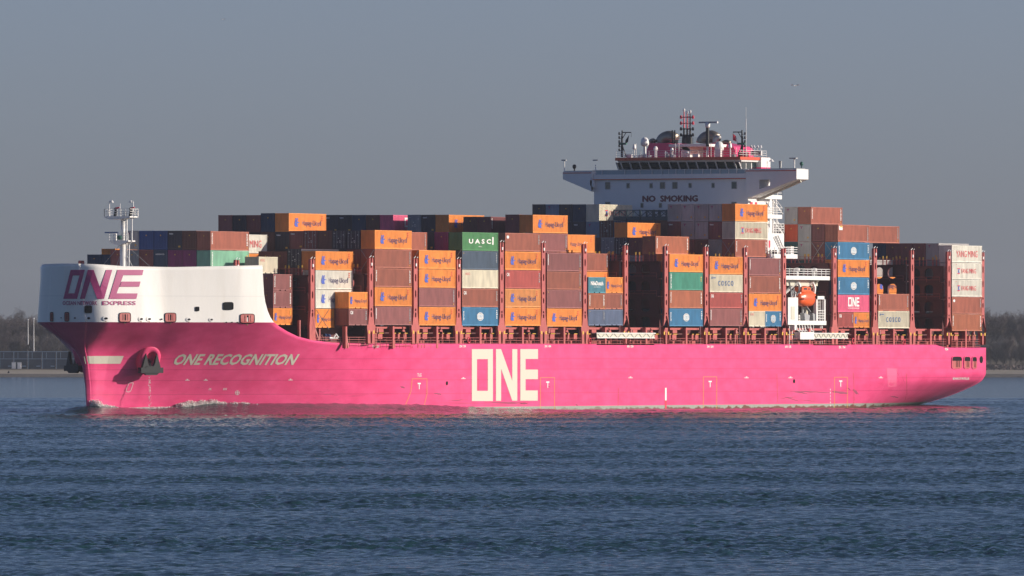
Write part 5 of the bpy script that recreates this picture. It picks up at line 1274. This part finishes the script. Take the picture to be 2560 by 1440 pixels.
HB = spectrum(512, 61., 1.7, 2.0, (.95, .3), 2, .45); LB_ = 61.
HC = spectrum(256, 900., 70., 3.2, (.888, .46), 3, .97, 2 * np.pi / 25); LC = 900.
def sample(H, L, x, y):
    n = H.shape[0]; fx = (x / L * n) % n; fy = (y / L * n) % n; i = fx.astype(int) % n; j = fy.astype(int) % n; a = fx - np.floor(fx); b = fy - np.floor(fy)
    i2 = (i + 1) % n; j2 = (j + 1) % n
    return (H[i, j] * (1 - a) + H[i2, j] * a) * (1 - b) + (H[i, j2] * (1 - a) + H[i2, j2] * a) * b
def hw_wl(x):  # half breadth at the water, vectorised
    xs = np.linspace(-99, 178.4, 200); ws = np.array([halfw(q, .2) for q in xs]); return np.interp(x, xs, ws, left=0, right=0)
def ship_wave(x, y):
    d = np.abs(y - BEAM) - hw_wl(x); d = np.where(x < -98.6, np.hypot(d, x + 98.6), d); d = np.maximum(d, 0)
    px = [-130, -104, -99, -95, -88, -82, -76, -70, -60, -45, -30, -10, 20, 60, 110, 150, 175, 200, 240, 330]
    pz = [0, .15, 1.25, 1.0, .35, .75, 1.35, 1.35, .95, .85, .75, .45, .25, .05, -.02, .12, .3, .38, .2, 0]
    h = np.interp(x, px, pz); wd = np.interp(x, [-110, -60, 0, 178], [5, 7, 9, 14])
    w = h * np.exp(-(d / wd) ** 2)
    # diverging bow and stern crests
    for x0, amp in ((-97, .5), (-68, .45), (178, .5)):
        s = (x - x0); lat = np.abs(y - BEAM) - (hw_wl(np.full_like(x, x0)) if x0 < 170 else 14)
        r = lat - s * .34; w += amp * np.exp(-(r / 3.2) ** 2) * np.exp(-np.maximum(s, 0) / 70) * (s > 0) * np.clip(s / 8, 0, 1)
    return w
def water_grid():
    T0, T1 = 405., 2320.
    ts = [T0]
    while ts[-1] < T1: ts.append(ts[-1] + max(.30, ts[-1] * .00046))
    ts = np.array(ts); nl = 420
    ls = np.linspace(-1, 1, nl)
    tt, ll = np.meshgrid(ts, ls, indexing='ij'); hwid = tt * .052 + 6
    L_ = ll * hwid
    X = C0.x + vd.x * tt + vl.x * L_; Y = C0.y + vd.y * tt + vl.y * L_
    fade = np.clip((1 - np.abs(ll)) / .03, 0, 1) * np.clip((tt - T0) / 6, 0, 1) * np.clip((T1 - tt) / 60, 0, 1)
    gust = .62 + .75 * np.clip(sample(HC, LC * 1.7, X * 1.3 + 300, Y) * .5 + .5, 0, 1)
    sh = (1 - .15 * np.exp(-((np.maximum(np.abs(Y - BEAM) - hw_wl(X), 0)) / 9) ** 2) * ((X > -100) & (X < 230)))
    Z = (sample(HA, LA, X, Y) * .038 + sample(HB, LB_, X * .9 + Y * .43, Y * .9 - X * .43) * .037) * gust * sh + sample(HC, LC, X, Y) * .065
    Z = WL + (Z + ship_wave(X, Y)) * fade
    n, m = X.shape
    co = np.stack([X, Y, Z], -1).reshape(-1, 3).astype(np.float32)
    a = (np.arange(n - 1)[:, None] * m + np.arange(m - 1)[None, :]).ravel()
    q = np.stack([a, a + 1, a + m + 1, a + m], -1).astype(np.int32)
    me = bpy.data.meshes.new('river_water'); me.vertices.add(len(co)); me.vertices.foreach_set('co', co.ravel())
    me.loops.add(q.size); me.loops.foreach_set('vertex_index', q.ravel()); me.polygons.add(len(q))
    me.polygons.foreach_set('loop_start', np.arange(0, q.size, 4, dtype=np.int32)); me.polygons.foreach_set('loop_total', np.full(len(q), 4, np.int32))
    me.update(calc_edges=True); me.polygons.foreach_set('use_smooth', [True] * len(q))
    return me, T0, T1, len(co)
def water_mat(bump_far):
    m = bpy.data.materials.new('river water'); m.use_nodes = True; n = m.node_tree.nodes; l = m.node_tree.links; b = n['Principled BSDF']
    b.inputs['Base Color'].default_value = (.014, .050, .054, 1); b.inputs['Roughness'].default_value = .1; b.inputs['IOR'].default_value = 1.33
    tc = n.new('ShaderNodeTexCoord')
    def noise(s, det, vec=(1, 1, 1)):
        mp = n.new('ShaderNodeMapping'); mp.inputs['Scale'].default_value = vec; mp.inputs['Rotation'].default_value = (0, 0, .5); l.new(tc.outputs['Object'], mp.inputs[0])
        t = n.new('ShaderNodeTexNoise'); t.inputs['Scale'].default_value = s; t.inputs['Detail'].default_value = det; t.inputs['Roughness'].default_value = .6; l.new(mp.outputs[0], t.inputs['Vector']); return t.outputs['Fac']
    b1 = n.new('ShaderNodeBump'); b1.inputs['Distance'].default_value = .22 if not bump_far else .9; b1.inputs['Strength'].default_value = .8
    l.new(noise(1.1 if not bump_far else .35, 5), b1.inputs['Height'])
    l.new(b1.outputs[0], b.inputs['Normal'])
    return m
me, T0, T1, nv = water_grid(); M_WAT = water_mat(False); me.materials.append(M_WAT)
tag(put('river_water', me), None, kind='structure')
a0, a1 = T0 * .052 + 6, T1 * .052 + 6
pts = [ground(T0, -a0), ground(T0, a0), ground(T1, a1), ground(T1, -a1), ground(-300, -3000), ground(-300, 3000), ground(4372, 9000), ground(4372, -9000)]
M_WAF = water_mat(True)
ow = MB().add([(x, y, WL) for x, y in pts], [(4, 5, 1, 0), (5, 6, 2, 1), (6, 7, 3, 2), (7, 4, 0, 3)]).build('river_water', M_WAF); tag(ow, None, kind='structure')

# spray and broken water along the hull
M_FOAM = mat('foam', (.95, .94, .92), .9)
_n = M_FOAM.node_tree.nodes; _t = _n.new('ShaderNodeBsdfTranslucent'); _t.inputs[0].default_value = (.95, .94, .92, 1); _x = _n.new('ShaderNodeMixShader'); _x.inputs[0].default_value = .5
M_FOAM.node_tree.links.new(_n['Principled BSDF'].outputs[0], _x.inputs[1]); M_FOAM.node_tree.links.new(_t.outputs[0], _x.inputs[2]); M_FOAM.node_tree.links.new(_x.outputs[0], _n['Material Output'].inputs[0])
R = random.Random(5)
def foam(segs, name, label):
    m = MB()
    for u0, u1, v0, v1, h, dens in segs:
        nn = max(6, int((u1 - u0) / 2.2)); pr = []
        for q in range(nn + 1):
            tq_ = q / nn; X, Y, z = hull_pt(lerp(u0, u1, tq_), lerp(v0, v1, tq_)); pr.append((X, Y, z, h * (math.sin(math.pi * min(1, max(.02, tq_))) ** .6) * R.uniform(.25, .75)))
        base_ = len(m.v); w5 = ((-.05, -.5), (.25, .8), (.55, 1.0), (.95, .55), (1.5, .1), (2.0, -.6))
        for X, Y, z, hh in pr:
            for o_, k_ in w5: m.v.append((X + R.uniform(-.1, .1), Y - o_ * (.5 + .5 * h) + R.uniform(-.1, .1), z - .2 + hh * k_ * R.uniform(.7, 1.25)))
        for q in range(nn):
            for e_ in range(5): b_ = base_ + q * 6 + e_; m.f.append((b_, b_ + 6, b_ + 7, b_ + 1))
        key = [hull_pt(lerp(u0, u1, q / 12), lerp(v0, v1, q / 12)) for q in range(13)]
        for k in range(int((u1 - u0) * dens * 2.2)):
            t = R.random(); u = lerp(u0, u1, t); v = lerp(v0, v1, t)
            i_ = min(11, int(t * 12)); X, Y, z = (lerp(key[i_][q], key[i_ + 1][q], t * 12 - i_) for q in range(3)); out = R.random() ** 1.4 * 1.5 + .1
            env = (math.sin(math.pi * min(1, max(0.02, t))) ** .5) * (.65 + .35 * abs(math.sin(u * .31) * math.sin(u * .117 + 1)))
            zz = z + (R.random() ** 1.7) * h * env - .25
            r = R.uniform(.05, .19) * (1.25 - .5 * (zz - z + .25) / max(h, .3))
            c = Vector((X + R.uniform(-.3, .3), Y - out, zz)); q = [c + Vector((R.uniform(-1, 1), R.uniform(-1, 1), R.uniform(-.7, 1.1))).normalized() * r for _ in range(4)]
            m.add(q, [(0, 1, 2), (0, 2, 3), (0, 3, 1), (1, 3, 2)])
    o = m.build(name, M_FOAM); tag(o, label, kind='stuff'); return o
foam([(217, 236, 1009, 1013, 1.1, 30), (232, 278, 1013, 1019, .5, 22), (436, 482, 1014, 1015, 1.1, 40), (462, 560, 1017, 1019, 1.5, 90), (520, 650, 1019, 1021, 1.2, 80), (630, 700, 1021, 1021, .7, 40), (278, 440, 1020, 1016, .25, 6),
      (690, 1060, 1020, 1024, .55, 26), (1060, 1240, 1025, 1027, .35, 10), (1420, 1640, 1029, 1030, .25, 6), (2100, 2300, 1025, 1018, .25, 6), (1240, 1340, 1027, 1029, .9, 12), (1630, 1745, 1029, 1031, .4, 14), (1950, 1990, 1028, 1029, .4, 12), (1340, 1420, 1028, 1029, .3, 5)], 'bow_wave_foam', 'white broken water along the pink hull at the waterline')
m = MB(); tz = tp.z - 2.2
for k in range(160):
    z = lerp(tz, WL, R.random()); w_ = lerp(.08, .3, (tz - z) / (tz - WL)); c = Vector((tp.x + R.uniform(-w_, w_), tp.y - .2 + R.uniform(-w_, w_), z)); r = R.uniform(.03, .09)
    q = [c + Vector((R.uniform(-1, 1), R.uniform(-1, 1), R.uniform(-2, 2))) * r for _ in range(4)]; m.add(q, [(0, 1, 2), (0, 2, 3), (0, 3, 1), (1, 3, 2)])
tag(m.build('hawse_water', M_FOAM), 'thin stream of water falling from the near anchor', kind='stuff')

# ---- far shore
TS = 4368.
def vz(v, t): return CAMZ + (HOR - v) * t / FOC
def gl(u, t): return (u - 1280) * t / FOC
M_SAND = mat('sand', (.36, .31, .24), .9, var=.25, scale=.02); M_STONE = mat('stone edge', (.16, .14, .12), .9, var=.4, scale=.3); M_SCRUB = mat('scrub', (.11, .085, .06), .95, var=.5, scale=.05)
m = MB()
rows = [(TS - 1, WL - .6), (TS + 1, WL + .5), (TS + 5, WL + .9)]
def strip(rows, u_ext, mt, name, kind='structure'):
    m = MB(); n = 240; R3 = random.Random(9)
    for r, (t, z) in enumerate(rows):
        for i in range(n + 1): l = lerp(-u_ext, u_ext, i / n); x, y = ground(t + R3.uniform(-1, 1), l); m.v.append((x, y, z + R3.uniform(-.07, .07)))
    m.f = [(r * (n + 1) + i, r * (n + 1) + i + 1, (r + 1) * (n + 1) + i + 1, (r + 1) * (n + 1) + i) for r in range(len(rows) - 1) for i in range(n)]
    o = m.build(name, mt); tag(o, None, kind=kind); return o
strip([(TS - 3, WL - 1), (TS + 2, WL + .5), (TS + 8, WL + 1.3)], 900, M_STONE, 'stony_shore')
strip([(TS + 7, WL + 1.1), (TS + 30, vz(931, TS + 30)), (TS + 60, vz(924, TS + 60))], 900, M_SAND, 'sandy_beach')
strip([(TS + 59, vz(924, TS + 60) - .1), (TS + 90, 4.0), (TS + 200, 8.5), (TS + 420, 12), (TS + 1500, 13), (TS + 16000, 14)], 9000, M_SCRUB, 'shore_ground')
# quay barrier of tall framed panels on the left
tq = TS + 64; zq0, zq1, zm = vz(922, tq), vz(878, tq), vz(897, tq)
M_QP = mat('barrier panel', (.035, .065, .10), .6, var=.3, scale=.2); M_QF = mat('barrier frame', (.22, .30, .38), .5)
us_ = [-200 + 35.5 * k for k in range(0, 15)]
for k in range(14):
    la, lb_ = gl(us_[k] + 20.6, tq), gl(us_[k + 1] + 20.6, tq); xy = ground(tq, la)
    o = put('barrier_panel', None, None, (xy[0], xy[1], zq0)); o.rotation_euler = (0, 0, math.atan2(vl.y, vl.x)); w = lb_ - la; h = zq1 - zq0; hm = zm - zq0
    tag(o, 'tall dark blue framed barrier panel standing on the far beach ahead of the bow', 'barrier', 'barrier panels on the far shore')
    MB().box(.3, w - .3, 0, .5, 0, h - .35).build('panel', M_QP, o)
    MB().box(0, .32, -.3, .6, 0, h).box(.32, w, -.2, .3, h - .32, h).box(.32, w, -.2, .3, hm - .15, hm + .12).build('frame', M_QF, o)
    mm = MB(); mm.box(w * .3, w * .34, -.25, -.05, hm + .2, h - .5); mm.box(w * .62, w * .9, -.25, -.05, .8, 1.3); mm.build('fittings', M_QF, o)
for u, w, c in ((36, 1.6, 'farther from'), (50, 1.5, 'nearer to')):
    xy = ground(tq - 6, gl(u, tq)); o = tag(MB().box(-w / 2, w / 2, -.6, .6, 0, 2.6).box(-w / 2 + .2, w / 2 - .2, -.7, -.6, .4, 1.6).build('info_board', M_WHITE, None, loc=(xy[0], xy[1], zq0)), f'small white board at the barrier foot, {c} the bow', 'sign'); o.rotation_euler = (0, 0, math.atan2(vl.y, vl.x))
xy = ground(TS + 20, gl(22, TS + 20)); o = put('buoy', None, None, (xy[0], xy[1], vz(940, TS + 20))); tag(o, 'small dark conical beacon on the sand ahead of the bow', 'beacon')
MB().lathe((0, 0, 0), [(.9, 0), (.8, .4), (.3, .5)], 8).build('base', M_DARK, o); MB().lathe((0, 0, .5), [(.8, 0), (.45, 1.0), (.1, 1.6)], 8).build('cone', M_DARK, o)
for u, v0, v1 in ((84.5, 797, 872), (70, 800, 852)):
    t = TS + 90; xy = ground(t, gl(u, t)); z0 = vz(v1 + 3, t) - 1; o = put('lamp_mast', None, None, (xy[0], xy[1], z0)); tag(o, ('taller' if u > 80 else 'fainter, shorter') + ' white mast standing before the bare trees ahead of the bow', 'mast')
    MB().tube((0, 0, 0), (0, 0, vz(v0, t) - z0), .2, .1, 6).build('pole', M_WHITE, o); MB().lathe((0, 0, vz(v0, t) - z0), [(.3, -.1), (.35, .2), (.1, .4)], 8).build('lamp', M_WHITE, o)

# ---- bare winter trees
def tree_meshes(seed, H):
    R = random.Random(seed); t = MB(); c = MB()
    def branch(p, d, L, r, lv):
        n = 3; q = p
        for i in range(n):
            d2 = (d + Vector((R.uniform(-.16, .16), R.uniform(-.16, .16), .05))).normalized(); e = q + d2 * (L / n)
            (t if lv < 2 else c).tube(q, e, r * (1 - .25 * i), r * (1 - .25 * (i + 1)), 5 if lv < 2 else 3, False)
            if lv < 4:
                for _ in range(2 if lv else 3):
                    if lv == 0 and i == 0 and R.random() < .5: continue
                    s = Vector((R.uniform(-1, 1), R.uniform(-1, 1), R.uniform(.15, .9))).normalized(); branch(e, (d2 * .45 + s * .75).normalized(), L * R.uniform(.42, .62), r * .5, lv + 1)
            q = e; d = d2
        if lv == 4:
            for _ in range(2):
                s = Vector((R.uniform(-1, 1), R.uniform(-1, 1), R.uniform(-.1, 1))).normalized(); e = q + s * L * .9; c.tube(q, e, .035, .02, 3, False)
    branch(Vector((0, 0, 0)), Vector((0, 0, 1)), H * .62, H * .016, 0)
    return t, c
M_BARK = mat('bark', (.10, .08, .065), .9); M_TWIG = mat('twigs', (.115, .088, .085), .9, var=.3, scale=.1); M_TWIG2 = mat('pale twigs', (.15, .135, .13), .9)
TREES = []
for sd in range(5):
    t, c = tree_meshes(sd + 3, 15.5); TREES.append((t.mesh('trunk', M_BARK), c.mesh('crown', M_TWIG), c.mesh('crown', M_TWIG2)))
R = random.Random(21)
def tree(u, t, zb, s, lab, grp):
    i = R.randrange(5); l = gl(u, t); x, y = ground(t, l)
    o = put('bare_tree', None, None, (x, y, zb)); o.scale = (s * R.uniform(.85, 1.2), s * R.uniform(.85, 1.2), s); o.rotation_euler = (0, 0, R.uniform(0, 6.28))
    tag(o, lab, 'tree', grp); put('trunk', TREES[i][0], o); put('crown', TREES[i][1 if R.random() < .7 else 2], o)
for k in range(62): tree(R.uniform(-60, 240), R.uniform(TS + 150, TS + 230), 6 + R.uniform(-1, 1), R.uniform(.85, 1.08), 'bare brown tree in the far wood ahead of the bow', 'bare trees ahead of the bow')
for k in range(46): tree(R.uniform(-60, 240), R.uniform(TS + 105, TS + 145), 4.5, R.uniform(.4, .75), 'low bare tree before the far wood ahead of the bow', 'low trees ahead of the bow')
for k in range(52): tree(R.uniform(2410, 2640), R.uniform(TS + 110, TS + 190), 5 + R.uniform(-1, 1), R.uniform(.95, 1.14), 'bare brown tree in the far wood astern of the ship', 'bare trees astern')
for k in range(44): tree(R.uniform(2410, 2640), R.uniform(TS + 66, TS + 105), 3.2, R.uniform(.35, .75), 'low bare tree at the far water edge astern of the ship', 'low trees astern')
for k in range(60): tree(240 + (k + R.random()) * 36, R.uniform(TS + 120, TS + 220), 5, R.uniform(.8, 1.05), 'bare tree of the far shore hidden behind the ship', 'bare trees behind the ship')
# dense undergrowth that closes the wood
def thicket(u0, u1, t, z0, hmax, n, lab):
    m = MB()
    for _ in range(n):
        u = R.uniform(u0, u1); tt = t + R.uniform(-14, 14); x, y = ground(tt, gl(u, tt)); h = hmax * (R.random() ** .7); z = z0 + R.random() * h
        q = Vector((x, y, z)); s = R.uniform(.25, .8); a = [q + Vector((R.uniform(-1, 1), R.uniform(-1, 1), R.uniform(-1.3, 1.3))) * s for _ in range(3)]; m.add(a, [(0, 1, 2)])
    tag(m.build('undergrowth', M_TWIG), lab, kind='stuff')
thicket(-60, 240, TS + 215, 5, 12, 9000, 'dense brown undergrowth of the wood ahead of the bow'); thicket(2400, 2650, TS + 175, 4, 13, 9000, 'dense brown undergrowth of the wood astern')
thicket(2400, 2650, TS + 66, 2.3, 2.5, 1500, 'low scrub along the bank astern'); thicket(-60, 240, TS + 95, 4.5, 4, 3000, 'low scrub behind the barrier panels')

# ---- a gull or two over the ship
for u, v, s, lab in ((1987, 214, .75, 'larger pale gull gliding above the aft container stacks'), (557, 48, .35, 'tiny pale gull high above the bow')):
    X = 60; p = uz(u, v, X); m = MB()
    m.add([p + Vector((0, 0, 0)), p + Vector((.1, -.7 * s, .25 * s)), p + Vector((.2, -1.1 * s, .1 * s)), p + Vector((.3, -.6 * s, .1 * s)), p + Vector((.35, 0, 0)), p + Vector((.3, .6 * s, .1 * s)), p + Vector((.2, 1.1 * s, .05 * s)), p + Vector((.1, .7 * s, .28 * s))], [(0, 1, 3, 4), (1, 2, 3), (0, 4, 5, 7), (7, 5, 6)])
    o = tag(m.build('gull', M_WL), lab, 'bird'); MB().path([p + Vector((-.4 * s, 0, -.05)), p + Vector((.1, 0, 0)), p + Vector((.7 * s, 0, -.02))], [.03, .12 * s, .03], 6).build('bird_body', M_WL, o)

# ---- thin winter haze
HZ = MB(); c = []
for t, l in ((-60, -700), (-60, 700), (7500, 1500), (7500, -1500)): x, y = ground(t, l); c.append((x, y))
HZ.add([(x, y, z) for z in (-3.2, 64) for x, y in c], [(0, 1, 2, 3), (4, 7, 6, 5), (0, 4, 5, 1), (1, 5, 6, 2), (2, 6, 7, 3), (3, 7, 4, 0)])
mh = bpy.data.materials.new('haze'); mh.use_nodes = True; n = mh.node_tree.nodes; n.remove(n['Principled BSDF'])
pv = n.new('ShaderNodeVolumePrincipled'); pv.inputs['Color'].default_value = (.80, .88, 1, 1); pv.inputs['Density'].default_value = .000027; pv.inputs['Anisotropy'].default_value = .1
mh.node_tree.links.new(pv.outputs[0], n['Material Output'].inputs['Volume'])
hz = HZ.build('haze', mh); tag(hz, 'thin blue winter haze over the river', kind='stuff')
